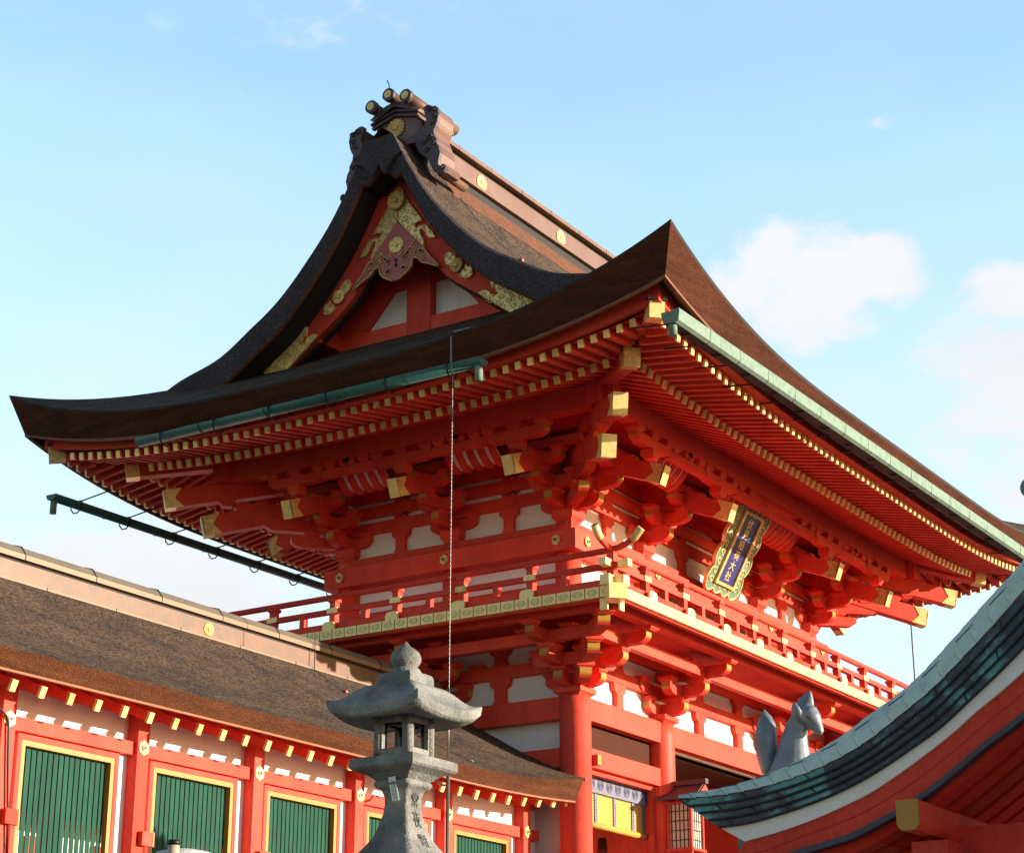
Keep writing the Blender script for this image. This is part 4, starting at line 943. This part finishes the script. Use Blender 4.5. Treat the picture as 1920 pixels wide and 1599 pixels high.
for yy_ in (.6,4.96):
    f=-1 if yy_<1 else 1
    mb=MB();mb.box((CX0,yy_-.13 if f<0 else yy_-.05,6.02),(-.42,yy_+.05 if f<0 else yy_+.13,6.21));mb.build('tie_beam',[RED],cr_)
    mb=MB();mb.box((CX0,yy_+.02,6.20),(-.32,yy_+.07,6.86));mb.build('plaster_band',[WHT],cr_)
mb=MB();mb.box((CP[0]+.1,.62,TZ),(-.32,.68,6.02));mb.build('plaster_wall',[WHT],cr_)
for i in range(len(CP)-1):
    c=CP[i+1]
    a,b2=c+.40,c+2.23
    mb=MB()
    for (x0_,x1_) in ((c+.10,a-.02),(b2+.02,CP[i]-.10)): mb.box((x0_,.60,TZ),(x1_,.66,6.02))
    mb.box((a-.02,.60,TZ),(b2+.02,.66,3.5));mb.build('plaster_wall',[WHT],cr_)
    mb=MB();mb.box((a-.08,.54,3.4),(a,.60,6.02));mb.box((b2,.54,3.4),(b2+.08,.60,6.02));mb.box((a,.54,5.93),(b2,.60,6.02));mb.box((a-.1,.54,3.3),(b2+.1,.60,3.4))
    win=mb.build('window_frame',[RED],cr_)
    mb=MB();w=.075
    for (x0_,x1_,z0_,z1_) in ((a,a+w,3.4,5.93),(b2-w,b2,3.4,5.93),(a+w,b2-w,5.93-w,5.93)): mb.box((x0_,.55,z0_),(x1_,.64,z1_))
    mb.build('ochre_trim',[YEL],win)
    mb=MB();n=16;pt=(b2-a-2*w)/n
    random.seed(i)
    for k in range(n):
        xk=a+w+pt*(k+.5);j=random.uniform(-.003,.003);mb.beam((xk+j,.65,3.4),(xk+j*.3,.65,5.86),pt*.77,.012,up=(0,1,0))
    mb.build('green_slats',[GREEN],win)
mb=MB();mb.box((CX0,5.0,TZ),(-.4,5.05,3.6));mb.box((CX0,5.0,5.95),(-.4,5.05,6.02),1);mb.build('rear_wall',[WHT,RED],cr_)
# ================================================================ HALL FAR BEHIND, glimpsed between the slats
bh=thing('rear_hall','white and vermilion hall glimpsed between the green slats behind the corridor','building',(9,27,GZ))
mb=MB();mb.box((-8,25,GZ),(30,30,9.6));mb.build('wall',[WHT],bh)
mb=MB()
for k in range(14): mb.box((-8+k*2.9,24.8,GZ),(-7.6+k*2.9,25.0,9.0))
mb.box((-8,24.85,7.4),(30,24.99,8.0));mb.box((-8,24.86,9.35),(30,24.98,9.65));mb.build('frame',[RED],bh)
mb=MB();mb.prism([(22.5,9.6),(27.5,12.2),(32.5,9.6),(32.5,10.0),(27.5,12.7),(22.5,10.0)],(-9,0,0),(0,1,0),(0,0,1),(40,0,0));mb.build('roof',[BARK],bh)
# ================================================================ STONE LANTERN (foreground)
LX,LY=-20.86,-11.07
ln=thing('stone_lantern','tall weathered granite lantern with square flared roof and onion finial in the foreground','lantern',(LX,LY,GZ))
Lc=Vector((LX,LY,0))
def sqring(h,z,r=.0,n=8,up=0,thk=0):
    """ring of a square of half-width h; up lifts the corners"""
    P=[]
    cs=[(-1,-1),(1,-1),(1,1),(-1,1)]
    for i in range(4):
        a=cs[i];b_=cs[(i+1)%4]
        for k in range(n):
            t=-1+2*k/n;s=(t+1)/2
            x=a[0]+(b_[0]-a[0])*s;y=a[1]+(b_[1]-a[1])*s
            e=abs(t)
            f=1.0
            if r>0:
                L_=math.hypot(x,y);f=1-r*max(0,(L_-1)/.414)**2
            zz=z+up*(e**3)
            P.append(Lc+Vector((x*h*f,y*h*f,zz)))
    return P+[P[0]]
def sqloft(mb,rows,m=0,smooth=True,cap=True):
    R=[sqring(*r) if not isinstance(r,list) else r for r in rows]
    mb.grid(R,m,smooth=smooth)
    if cap:
        mb.add(R[0][:-1],[tuple(range(len(R[0])-1))[::-1]],m);mb.add(R[-1][:-1],[tuple(range(len(R[-1])-1))],m)
mb=MB();mb.lathe([(0,4.435),(.012,4.425),(.035,4.395),(.07,4.372),(.103,4.345),(.119,4.305),(.117,4.275),(.10,4.248),(.072,4.228),(.07,4.215)],Lc,32);mb.build('finial',[STONE],ln)
mb=MB();mb.lathe([(.0,4.225),(.10,4.222),(.115,4.205),(.125,4.185),(.13,4.165)],Lc,32)
sqloft(mb,[(.0,4.175),(.155,4.172,.06),(.163,4.155,.06),(.168,4.06,.06),(.17,4.03,.06)],smooth=False);mb.build('finial_base',[STONE],ln)
LZ=interp([(0,4.09),(.15,4.075),(.35,4.04),(.6,3.97),(.8,3.92),(1,3.885)]);mb=MB();rr=[]
for t in lin(0,1,12):
    h=.175+(.415-.175)*t;z=LZ(t);rr.append((h,z,.0,12,.075*t**3))
rows=[sqring(*r) for r in rr]
e=[sqring(.418,3.882,0,12,.075),sqring(.42,3.874,0,12,.075),sqring(.412,3.822,0,12,.07),sqring(.37,3.80,0,12,.04),sqring(.20,3.84,0,12,0),sqring(.10,3.845,0,12,0)]
mb.grid(rows+[e[0]],0,smooth=True);mb.grid(e[0:3],0,smooth=False);mb.grid(e[2:],0,smooth=True);mb.add(rows[0][:-1],[tuple(range(48))[::-1]],0);mb.build('roof',[STONE],ln)
# fire box: four posts, lintel and sill, real openings
mb=MB()
for sx in (-1,1):
    for sy in (-1,1):
        cx_,cy_=LX+sx*.135,LY+sy*.135
        mb.lathe([(.038,3.56),(.038,3.86)],(cx_,cy_,0),12,rot=pi/12)
sqloft(mb,[(.150,3.53,.10),(.158,3.545,.10),(.160,3.60,.10),(.155,3.605,.10),(.10,3.605,.1)]);sqloft(mb,[(.10,3.80,.1),(.155,3.80,.10),(.160,3.82,.10),(.158,3.86,.10)])
for s in (-1,1):
    for a in (-1,1):
        mb.box((LX+s*.155,LY+a*.092,3.6),(LX+s*.115,LY+a*.13,3.81));mb.box((LX+a*.092,LY+s*.155,3.6),(LX+a*.13,LY+s*.115,3.81))
fb=mb.build('fire_box',[STONE],ln)
mb=MB()
for s in (-1,1):
    for a in (-1,1): mb.box((LX+s*.112,LY+a*.082,3.61),(LX+s*.100,LY+a*.10,3.80));mb.box((LX+a*.082,LY+s*.112,3.61),(LX+a*.10,LY+s*.100,3.80))
    mb.box((LX+s*.112,LY-.1,3.78),(LX+s*.10,LY+.1,3.80));mb.box((LX-.1,LY+s*.112,3.78),(LX+.1,LY+s*.10,3.80))
mb.build('glazed_frame',[mat('glossy black frame',(.01,.01,.01),.12)],fb)
mb=MB();sqloft(mb,[(.14,3.535),(.275,3.53),(.292,3.52,.01),(.295,3.46,.01),(.28,3.445,.01),(.20,3.415,.02),(.15,3.375,.03),(.13,3.365,.03)],smooth=False);mb.build('platform',[STONE],ln)
mb=MB();sqloft(mb,[(.12,3.375,.05),(.155,3.372,.08),(.168,3.355,.08),(.168,3.335,.08),(.155,3.318,.08),(.125,3.31,.06),(.115,3.29,.05),(.102,3.25,.04),(.100,3.20,.04),(.108,3.13,.04),(.128,3.05,.04),(.160,2.96,.04),(.20,2.90,.04),(.245,2.84,.04),(.26,2.80,.03),(.28,2.4,.02)],smooth=True)
sh=mb.build('shaft',[STONE],ln)
mb=MB();sqloft(mb,[(.30,2.4),(.45,2.38),(.5,2.2),(.5,1.9),(.62,1.88),(.62,1.2),(.9,1.15),(.9,GZ+.01)],smooth=False);mb.build('pedestal',[STONE],ln)
# carved characters on the right-hand face
mb=MB()
prof=interp([(2.84,.245),(2.90,.20),(2.96,.160),(3.05,.128),(3.13,.108),(3.20,.100),(3.29,.112)])
for ch,zc_,sz,dx in (('常',3.225,.12,.0),('夜',3.09,.12,0.005),('燈',2.94,.14,.015)):
    s=(prof(zc_+.03)-prof(zc_-.03))/.06
    V=Vector((0,-s,1)).normalized();U=Vector((1,0,0))
    V=Vector((0,-(prof(zc_-.03)-prof(zc_+.03))/.06*-1,1)).normalized()
    text_mb(ch,sz,(LX+dx+.005,LY-prof(zc_)*.985-.004,zc_),U,V,.0045,mb,font_scale=(.8,1.15))
mb.build('inscription',[INK],sh)
pp_=thing('paper_slip','small white paper slip with faint writing stuck on the lantern shaft','paper slip',(LX-.13,LY+.04,3.24))
mb=MB();a=Vector(onx(728,1457,LX-.175));b_=Vector(onx(741,1457,LX-.175));cy0=(a.y+b_.y)/2;w=abs(a.y-b_.y)/2
mb.beam((LX-.176,cy0,3.385),(LX-.135,cy0-.012,3.215),w*2,.002,up=(-1,0,0));sl=mb.build('sheet',[PAPER],pp_)
mb=MB()
random.seed(5)
for c_ in (-.013,.0,.013):
    z=3.36
    while z>3.235:
        h=random.uniform(.006,.014);t=(3.385-z)/.17;mb.box((LX-.176+.041*t-.0025,cy0-.012*t+c_-.003,z-h),(LX-.176+.041*t-.0012,cy0-.012*t+c_+.003,z));z-=h+.006
mb.build('writing',[INKG],sl)
# ================================================================ COPPER-ROOFED PAVILION (right foreground)
PX_=-16.
pav=thing('washing_pavilion','open pavilion with sweeping pale green copper roof and red barge board at lower right','pavilion',(PX_+3.5,-14.5,GZ))
def crv(px,X=PX_): return [tuple(onx(a,b_,X)[1:]) for a,b_ in px]
pA=crv([(1268,1495),(1340,1478),(1425,1450),(1500,1415),(1560,1380),(1620,1335),(1700,1275),(1770,1200),(1850,1110),(1905,1050),(1935,1008)])
pB=crv([(1272,1498),(1364,1489),(1446,1471),(1512,1449),(1570,1423),(1625,1390),(1694,1336),(1745,1294),(1789,1250),(1862,1172),(1935,1088)])
pC=crv([(1342,1549),(1400,1540),(1475,1518),(1533,1497),(1585,1474),(1640,1443),(1694,1407),(1760,1359),(1820,1303),(1876,1250),(1960,1160)])
pD=crv([(1386,1574),(1450,1556),(1512,1534),(1567,1510),(1621,1483),(1676,1447),(1730,1407),(1778,1369),(1821,1330),(1870,1290),(1960,1205)])
pE=crv([(1340,1640),(1410,1620),(1475,1594),(1530,1578),(1585,1560),(1640,1532),(1694,1501),(1767,1447),(1840,1385),(1880,1356),(1960,1285)])
yr=pA[-1][0]-.10
def res(P,n=41):
    P=sorted([p for p in P],key=lambda p:-p[0])
    if P[-1][0]>yr: P.append((yr,P[-1][1]+(P[-1][0]-yr)*1.0))
    g=interp([(-a,b_) for a,b_ in P])
    ys=lin(P[0][0],yr,n);return [(y,g(-y)) for y in ys]
A_=res(pA);B_=res(pB);C_=res(pC);D_=res(pD);E_=res(pE)
mir=lambda P:P+[(2*yr-y,z) for y,z in P[::-1][1:]]
PL=6.5
def strip(P,Q,xp,xq,m,mats,name,par,flip=False):
    mb=MB();mb.grid([[(xp,y,z) for y,z in P],[(xq,y,z) for y,z in Q]],m,smooth=True);return mb.build(name,mats,par)
A2=mir(A_);B2=mir(B_);C2=mir(C_);D2=mir(D_);E2=mir(E_)
mb=MB();mb.grid([[(PX_+.14,y,z) for y,z in A2],[(PX_+.5,y,z+.06) for y,z in A2],[(PX_+PL,y,z+.06) for y,z in A2]],0);proof=mb.build('roof',[VERDL],pav)
# verge tiles: individual overlapping copper tiles
for s,PA,PB in ((1,A_,B_),(-1,[(2*yr-y,z) for y,z in A_],[(2*yr-y,z) for y,z in B_])):
    nt_=22;gA=PA;gB=PB
    def at(P,t):
        i=min(len(P)-2,int(t*(len(P)-1)));f_=t*(len(P)-1)-i;return (P[i][0]+(P[i+1][0]-P[i][0])*f_,P[i][1]+(P[i+1][1]-P[i][1])*f_)
    def pt(t,v,lift):
        a=at(gA,min(1,max(0,t)));b_=at(gB,min(1,max(0,t)));x=PX_+.14*(1-v)+(-.0)*v-.04*math.sin(pi*v)
        return (x,a[0]+(b_[0]-a[0])*v,a[1]+(b_[1]-a[1])*v+lift+.03*math.sin(pi*v))
    for k in range(nt_):
        t0,t1=k/nt_,(k+1)/nt_;mb=MB()
        rows=[]
        for j in range(5):
            v=j/4;bow=.35/nt_*(math.sin(pi*v)-.3)
            rows.append([pt(t0+(t1-t0)*i/3-bow*(1-i/3 if 0 else 1)-.15/nt_*(i==0),v,.009*(1-i/3)+.002) for i in range(4)])
        mb.grid(rows,0)
        mb.grid([[r[0] for r in rows],[(r[0][0]-.0,r[0][1],r[0][2]-.03) for r in rows]],1,smooth=False)
        if k%2: 
            q=[pt(t0+(t1-t0)*i/3-.35/nt_*(math.sin(pi*.45)-.3),.45,.007*(1-i/3)+.004) for i in range(4)];mb.tube(q,.005,4,1)
        mb.build('verge_tile',[VERDL,DARK],proof)
# layered copper courses below the tiles
NL=4
for k in range(NL):
    mb=MB();f0=k/NL;f1=(k+1)/NL
    mix=lambda f:[(b_[0]+(c[0]-b_[0])*f,b_[1]+(c[1]-b_[1])*f) for b_,c in zip(B2,C2)]
    P0=mix(f0);P1=mix(f1);x0_=PX_+.02+.015*k
    mb.grid([[(x0_,y,z) for y,z in P0],[(x0_+.0,y,z) for y,z in P1],[(x0_+.02,y,z-.0) for y,z in P1]],0,smooth=False)
    mb.grid([[(x0_-.012,P1[i][0],P1[i][1]+.012) for i in range(len(P1))],[(x0_-.012,P1[i][0],P1[i][1]-.008) for i in range(len(P1))],[(x0_+.02,P1[i][0],P1[i][1]-.008) for i in range(len(P1))]],1,smooth=False)
    for j in range(0,len(P0),7):
        jj=min(len(P0)-1,j+(k*3)%7);a=P0[jj];b_=P1[jj];mb.beam((x0_-.004,a[0],a[1]),(x0_-.004,b_[0],b_[1]),.012,.012,1)
    # end face at the eave tip
    a0,a1=P0[0],P1[0];mb.quad((x0_,a0[0],a0[1]),(x0_,a1[0],a1[1]),(PX_+PL,a1[0],a1[1]),(PX_+PL,a0[0],a0[1]),0)
    mb.build('copper_course',[VLAY,DARK],pav)
mb=MB();mb.grid([[(PX_+.09,y,z) for y,z in C2],[(PX_+.11,y,z) for y,z in D2],[(PX_+.3,y,z) for y,z in D2]],0,smooth=False)
a=C2[0];mb.build('white_fillet',[WHT],pav)
mb=MB();mb.grid([[(PX_+.14,y,z+.02) for y,z in D2],[(PX_+.16,y,z) for y,z in E2],[(PX_+.26,y,z) for y,z in E2]],0,smooth=False)
mid=[((d[0]+e_[0])/2,(d[1]+e_[1])/2) for d,e_ in zip(D2,E2)]
mb.grid([[(PX_+.146,y,z+.008) for y,z in mid],[(PX_+.151,y,z-.004) for y,z in mid],[(PX_+.16,y,z-.006) for y,z in mid]],1,smooth=False)
pbb=mb.build('barge_board',[RED,REDD],pav)
mb=MB();mb.grid([[(PX_+.135,y,z+.015) for y,z in E2],[(PX_+.135,y,z-.04) for y,z in E2],[(PX_+.27,y,z-.04) for y,z in E2]],0,smooth=False);mb.build('dark_edge',[mat('slate lacquer',(.03,.035,.06),.5)],pbb)
# underside: red rafters running with the slope, white boarding between
mb=MB();Dn=[(y,z-.25) for y,z in D2];mb.grid([[(PX_+.26,y,z) for y,z in Dn],[(PX_+PL,y,z) for y,z in Dn]],0);mb.build('soffit_boarding',[WHT],pav)
for k in range(17):
    xk=PX_+.38+.36*k;mb=MB();w=.25
    for rng in ((0,41),(40,81)):
        P=[D2[i] for i in range(rng[0],rng[1],4)]
        for a,b_ in zip(P[:-1],P[1:]): mb.beam((xk,a[0],a[1]-.33),(xk,b_[0],b_[1]-.33),w,.16)
    mb.build('rafter',[REDD],pav)
P0=Vector(onx(1702,1527,PX_-.1))
mb=MB();w,h=.20,.26
oc=[(-w/2+.04,-h/2),(w/2-.04,-h/2),(w/2,-h/2+.05),(w/2,h/2),(-w/2,h/2),(-w/2,-h/2+.05)]
for (yy_,zz) in ((P0.y+.0,P0.z),(2*yr-P0.y,P0.z)):
    mb=MB();mb.prism([(a*1,b_) for a,b_ in oc],(PX_-.10,yy_,zz),(0,1,0),(0,0,1),(PL+.1,0,0));pu=mb.build('purlin',[RED],pav)
    mb=MB();mb.prism([(a*1.03,b_*1.03) for a,b_ in oc],(PX_-.115,yy_,zz),(0,1,0),(0,0,1),(.03,0,0));mb.build('ochre_end',[YEL],pu)
    # bracket below the purlin
    mb=MB();cc_=Vector((PX_+1.15,yy_,0));block(mb,cc_,zz-.42,zz-.17,.42);arm(mb,cc_,(1,0,0),.75,.75,zz-.68,zz-.42,.24);arm(mb,cc_,(0,1,0),.55,.55,zz-.681,zz-.421,.24)
    for u in (-.6,.6): block(mb,cc_+Vector((u,0,0)),zz-.42,zz-.171,.34)
    block(mb,cc_,zz-1.0,zz-.68,.5);mb.build('bracket_set',RY,pav)
    mb=MB();mb.tube([(PX_+1.15,yy_,GZ),(PX_+1.15,yy_,zz-1.0)],.2,24);mb.tube([(PX_+PL-1.1,yy_,GZ),(PX_+PL-1.1,yy_,zz-.2)],.2,24);mb.build('column',[RED],pav)
mb=MB();mb.beam((PX_+1.15,P0.y+.5,P0.z-.18),(PX_+1.15,2*yr-P0.y-.5,P0.z-.18),.26,.40);mb.beam((PX_+1.15,P0.y,P0.z-1.35),(PX_+1.15,2*yr-P0.y,P0.z-1.35),.22,.3)
mb.beam((PX_+1.15,yr,P0.z),(PX_+1.15,yr,A_[-1][1]-.5),.2,.2,up=(1,0,0));mb.build('cross_beam',[RED],pav)
mb=MB();tp=A_[-1][1];mb.tube([(PX_-.12,yr,tp-.2),(PX_-.12,yr,tp+.30)],.075,14);mb.tube([(PX_-.22,yr,tp+.30),(PX_+.2,yr,tp+.30)],.10,18)
mb.tube([(PX_-.235,yr,tp+.30),(PX_-.2,yr,tp+.30)],.06,14);mb.box((PX_+.9,yr-.16,tp-.05),(PX_+PL,yr+.16,tp+.14));mb.tube([(PX_+.8,yr,tp+.18),(PX_+PL,yr,tp+.18)],.09,14)
mb.build('ridge_ornament',[mat('blue green ornament copper',(.10,.24,.25),.5,var=.2,vscale=4)],pav)
# ================================================================ BRONZE FOX
fox=thing('bronze_fox','blue-grey bronze fox with upright pointed tail looking right, in front of the gate','statue',(-7.26,-8.4,GZ+3.5))
FXX=-7.26
def fp(px,py,x=0): P=onx(px,py,FXX);return Vector((FXX+x,P[1],P[2]))
def blob(mb,pts,n=16):
    """loft of ellipses: (centre, half-width across x, half-depth in plane)"""
    k=len(pts);R=[]
    for i,(c,rx,rp) in enumerate(pts):
        d=(pts[min(i+1,k-1)][0]-pts[max(i-1,0)][0]).normalized();b_=Vector((1,0,0)).cross(d).normalized()
        R.append([c+Vector((1,0,0))*rx*math.cos(2*pi*j/n)+b_*rp*math.sin(2*pi*j/n) for j in range(n)]+[c+Vector((1,0,0))*rx])
    mb.grid(R,0)
    mb.add(R[0][:-1],[tuple(range(n))[::-1]],0);mb.add(R[-1][:-1],[tuple(range(n))],0)
def remeshed(mb,name,mats,par,vox=.02,sm=4):
    o=mb.build('tmp',mats);m=o.modifiers.new('r','REMESH');m.mode='VOXEL';m.voxel_size=vox;m.use_smooth_shade=True
    s=o.modifiers.new('s','SMOOTH');s.factor=.5;s.iterations=sm
    dg=bpy.context.evaluated_depsgraph_get();dg.update();me=bpy.data.meshes.new_from_object(o.evaluated_get(dg));me.name=name
    q=bpy.data.objects.new(name,me);S.collection.objects.link(q);base=OFF[par.name];l=o.location.copy()
    me.transform(Matrix.Translation(l-base));q.location=(0,0,0);q.parent=par;OFF[q.name]=base
    bpy.data.objects.remove(o);me.materials.clear();[me.materials.append(x) for x in mats]
    for p in me.polygons:p.use_smooth=True
    return q
mb=MB()
# sitting trunk, neck and head as one body
blob(mb,[(fp(1480,1560),.22,.30),(fp(1474,1510),.30,.40),(fp(1478,1470),.28,.36),(fp(1484,1440),.24,.30),(fp(1487,1415),.21,.255),(fp(1488,1395),.18,.215),(fp(1491,1375),.155,.18),(fp(1496,1358),.14,.155),(fp(1503,1343),.13,.13),(fp(1512,1335),.10,.10)])
blob(mb,[(fp(1500,1334),.06,.07),(fp(1508,1335),.125,.13),(fp(1517,1340),.15,.155),(fp(1523,1349),.135,.14),(fp(1527,1356),.105,.12),(fp(1531,1362),.085,.098),(fp(1535,1367),.072,.08),(fp(1538,1371),.06,.06),(fp(1541,1375),.03,.03)])
blob(mb,[(fp(1500,1343,.03),.09,.15),(fp(1504,1329,.05),.095,.17),(fp(1508,1315,.06),.075,.13),(fp(1511,1304,.07),.05,.085),(fp(1514,1293,.07),.02,.03)])
blob(mb,[(fp(1517,1356,-.12),.02,.02),(fp(1510,1350,-.14),.045,.045),(fp(1505,1342,-.16),.05,.075),(fp(1501,1331,-.18),.045,.07),(fp(1499,1320,-.19),.015,.02)])
for x in (-.11,.11):
    blob(mb,[(fp(1470,1500,x*1.8),.12,.22),(fp(1476,1530,x*2),.13,.24),(fp(1490,1562,x*2.1),.10,.14)])
    blob(mb,[(fp(1498,1440,x*1.2),.09,.11),(fp(1508,1490,x*1.2),.07,.08),(fp(1510,1560,x*1.2),.06,.06),(fp(1518,1572,x*1.2),.06,.05)])
body=remeshed(mb,'body',[BRONZE],fox,.018,3)
mb=MB()
# tail: a standing flame with a ridge down each side
T_=[(1446,1470,.06,.06),(1441,1450,.10,.10),(1438,1425,.13,.145),(1436,1400,.14,.175),(1436,1378,.135,.18),(1436,1360,.115,.155),(1435,1345,.08,.105),(1434,1336,.04,.05),(1433,1330,.006,.008)]
R=[]
for (a,b_,rx,rp) in T_:
    c=fp(a,b_);R.append([c+Vector((rx*1.15*s*(1-abs(v)**1.7)+(.0),v*rp,0)) for s,vs in ((1,lin(-1,1,9)),(-1,lin(1,-1,9)[1:])) for v in vs])
mb.grid(R,0);mb.build('tail',[BRONZE],fox)
mb=MB()
for x in (-1,1):
    e0=fp(1525,1348,x*.137);mb.tube([e0+Vector((0,.035,.02)),e0+Vector((x*.008,0,.01)),e0+Vector((0,-.05,-.03))],.010,5)
    pass
mb.tube([fp(1534,1366,.06),fp(1537,1370,.05),fp(1539,1372,0),fp(1537,1370,-.05),fp(1534,1366,-.06)],.012,6)
mb.build('face_detail',[mat('dark patina',(.04,.05,.06),.5)],fox)
mb=MB();P=fp(1485,1575);mb.box((FXX-.5,P.y-.6,P.z-.25),(FXX+.5,P.y+.6,P.z));mb.box((FXX-.7,P.y-.8,P.z-1.4),(FXX+.7,P.y+.8,P.z-.25));mb.box((FXX-1.0,P.y-1.1,GZ+.004),(FXX+1.0,P.y+1.1,P.z-1.4));mb.build('pedestal',[STONE],fox)
# ================================================================ CONDUCTOR CABLES
c1=thing('lightning_cable','braided steel lightning cable hanging from the left eave in front of the corridor','cable',(-5.5,-.75,GZ))
mb=MB();A=Vector(onx(849,704,-5.50));X0,Y0=A.x,A.y
def twist(mb,p,q,r,pitch=.09):
    p=Vector(p);q=Vector(q);n=int((q-p).length/pitch*4)
    d=(q-p).normalized();u=d.orthogonal().normalized();v=d.cross(u)
    for ph in (0,pi): mb.tube([p+(q-p)*i/n+(u*math.cos(i*pi/2+ph)+v*math.sin(i*pi/2+ph))*r*.5 for i in range(n+1)],r*.62,5)
twist(mb,(X0,Y0,A.z),(X0,Y0,7.9),.009,.16);mb.build('braid',[WIRE],c1)
mb=MB();mb.tube([(X0,Y0,7.95),(X0,Y0,6.6)],.014,6)
mb.tube([(X0,Y0,6.62),(X0,Y0,GZ)],.032,10);mb.tube([(X0,Y0,6.3),(X0+.1,Y0+.2,6.32),(X0+.25,Y0+.5,6.5)],.02,6)
mb.build('rod',[WIRE],c1)
mb=MB();pts=[onx(849,704,-5.50),onx(846,680,-5.46),onx(846,632,-5.50),onx(850,622,-5.45),onx(870,617,-5.3),onx(893,613,-5.1),onx(932,604,-4.9)];mb.tube(pts,.02,6);mb.build('upper_loop',[WIRE],c1)
c2=thing('thin_wire','thin steel wire dropping from the far right eave against the sky','wire',(15.,-2,GZ))
mb=MB();P=ony(1708,1170,-2.2);mb.tube([(P[0],-2.2,P[2]),(P[0],-2.2,GZ)],.018,5);mb.build('strand',[WIRE],c2)
rw=thing('roof_wire','thin conductor wire clipped down the sunlit upper roof slope','wire',(0,0,20))
# follow the roof surface
pts=[];cl=[]
for i in range(15):
    t=7.3-(7.3-4.6)*i/14;x=-1.2+.3*i*.62
    pts.append((x,CY-(8.14-t),PM(t)+.05));
    if i in (5,11): cl.append(pts[-1])
mb=MB();mb.tube(pts,.010,5);w_=mb.build('strand',[WIRE],rw)
mb=MB()
for p in cl: mb.box((p[0]-.04,p[1]-.06,p[2]-.04),(p[0]+.04,p[1]+.06,p[2]+.03))
mb.build('clip',[mat('copper clip',(.4,.1,.05),.5)],w_)
cw=thing('corridor_wire','thin conductor wire with copper clips crossing the corridor roof beside the ridge','wire',(-5,1,8))
mb=MB();pts=[];cl=[]
P=[(565,1200),(567,1245),(592,1268),(632,1297),(690,1335),(740,1372),(790,1395),(835,1412)]
for i in range(22):
    t=i/21;x=-5.05+t*1.2;tt=3.0-t*2.7;pts.append((x,CE+tt,zc(tt,x)+.03))
    if i in (4,9,14): cl.append(pts[-1])
mb.tube([(-5.05,CYR-.33,9.42),(-5.05,CYR-.34,8.75)]+pts,.010,5);w_=mb.build('strand',[WIRE],cw)
mb=MB()
for p in cl: mb.box((p[0]-.03,p[1]-.04,p[2]-.03),(p[0]+.03,p[1]+.04,p[2]+.02))
mb.build('clip',[MAT['copper clip']],w_)
# ================================================================ POST AND ROUNDED STONE at the lower edge
Q=CO+ray(342,1640)*11.
sc=thing('rounded_stone','pale rounded stone cap just showing at the lower edge under the second window','stone',(Q[0],Q[1],GZ))
rp=np.linalg.norm((CO+ray(405,1640)*11.)-Q)
mb=MB();zt=(CO+ray(342,1589)*11.)[2];mb.lathe([(.001,zt),(rp*.4,zt-.004),(rp*.8,zt-.02),(rp,zt-.05),(rp*1.02,zt-.3),(rp*.8,zt-.35),(rp*.8,GZ+.02-0)],(Q[0],Q[1],0),28);mb.build('cap',[WHT if 0 else mat('pale speckled stone',(.5,.48,.44),.9,var=.1,grain=.4,gs=70)],sc)
Q=CO+ray(323,1640)*10.6;zt=(CO+ray(323,1571)*10.6)[2];r=np.linalg.norm((CO+ray(334,1590)*10.6)-(CO+ray(323,1590)*10.6))
wp=thing('wooden_post','bleached wooden post with a black metal cap before the rounded stone','post',(Q[0],Q[1],GZ))
mb=MB();mb.tube([(Q[0],Q[1],GZ),(Q[0],Q[1],zt-.02)],r*.97,20);mb.build('shaft',[WOODP],wp)
mb=MB();mb.tube([(Q[0],Q[1],zt-.028),(Q[0],Q[1],zt)],r*1.06,20);mb.build('cap',[IRON],wp)
# thin black cable along the first post
bc=thing('black_cable','thin black cable hanging beside the leftmost corridor post','cable',(-14.3,.3,TZ))
mb=MB();mb.tube([ony(*q,.36) for q in [(-6,1322),(4,1332),(13,1342),(16,1356),(15,1420),(14,1520),(13,1640)]],.016,6);mb.build('strand',[IRON],bc)
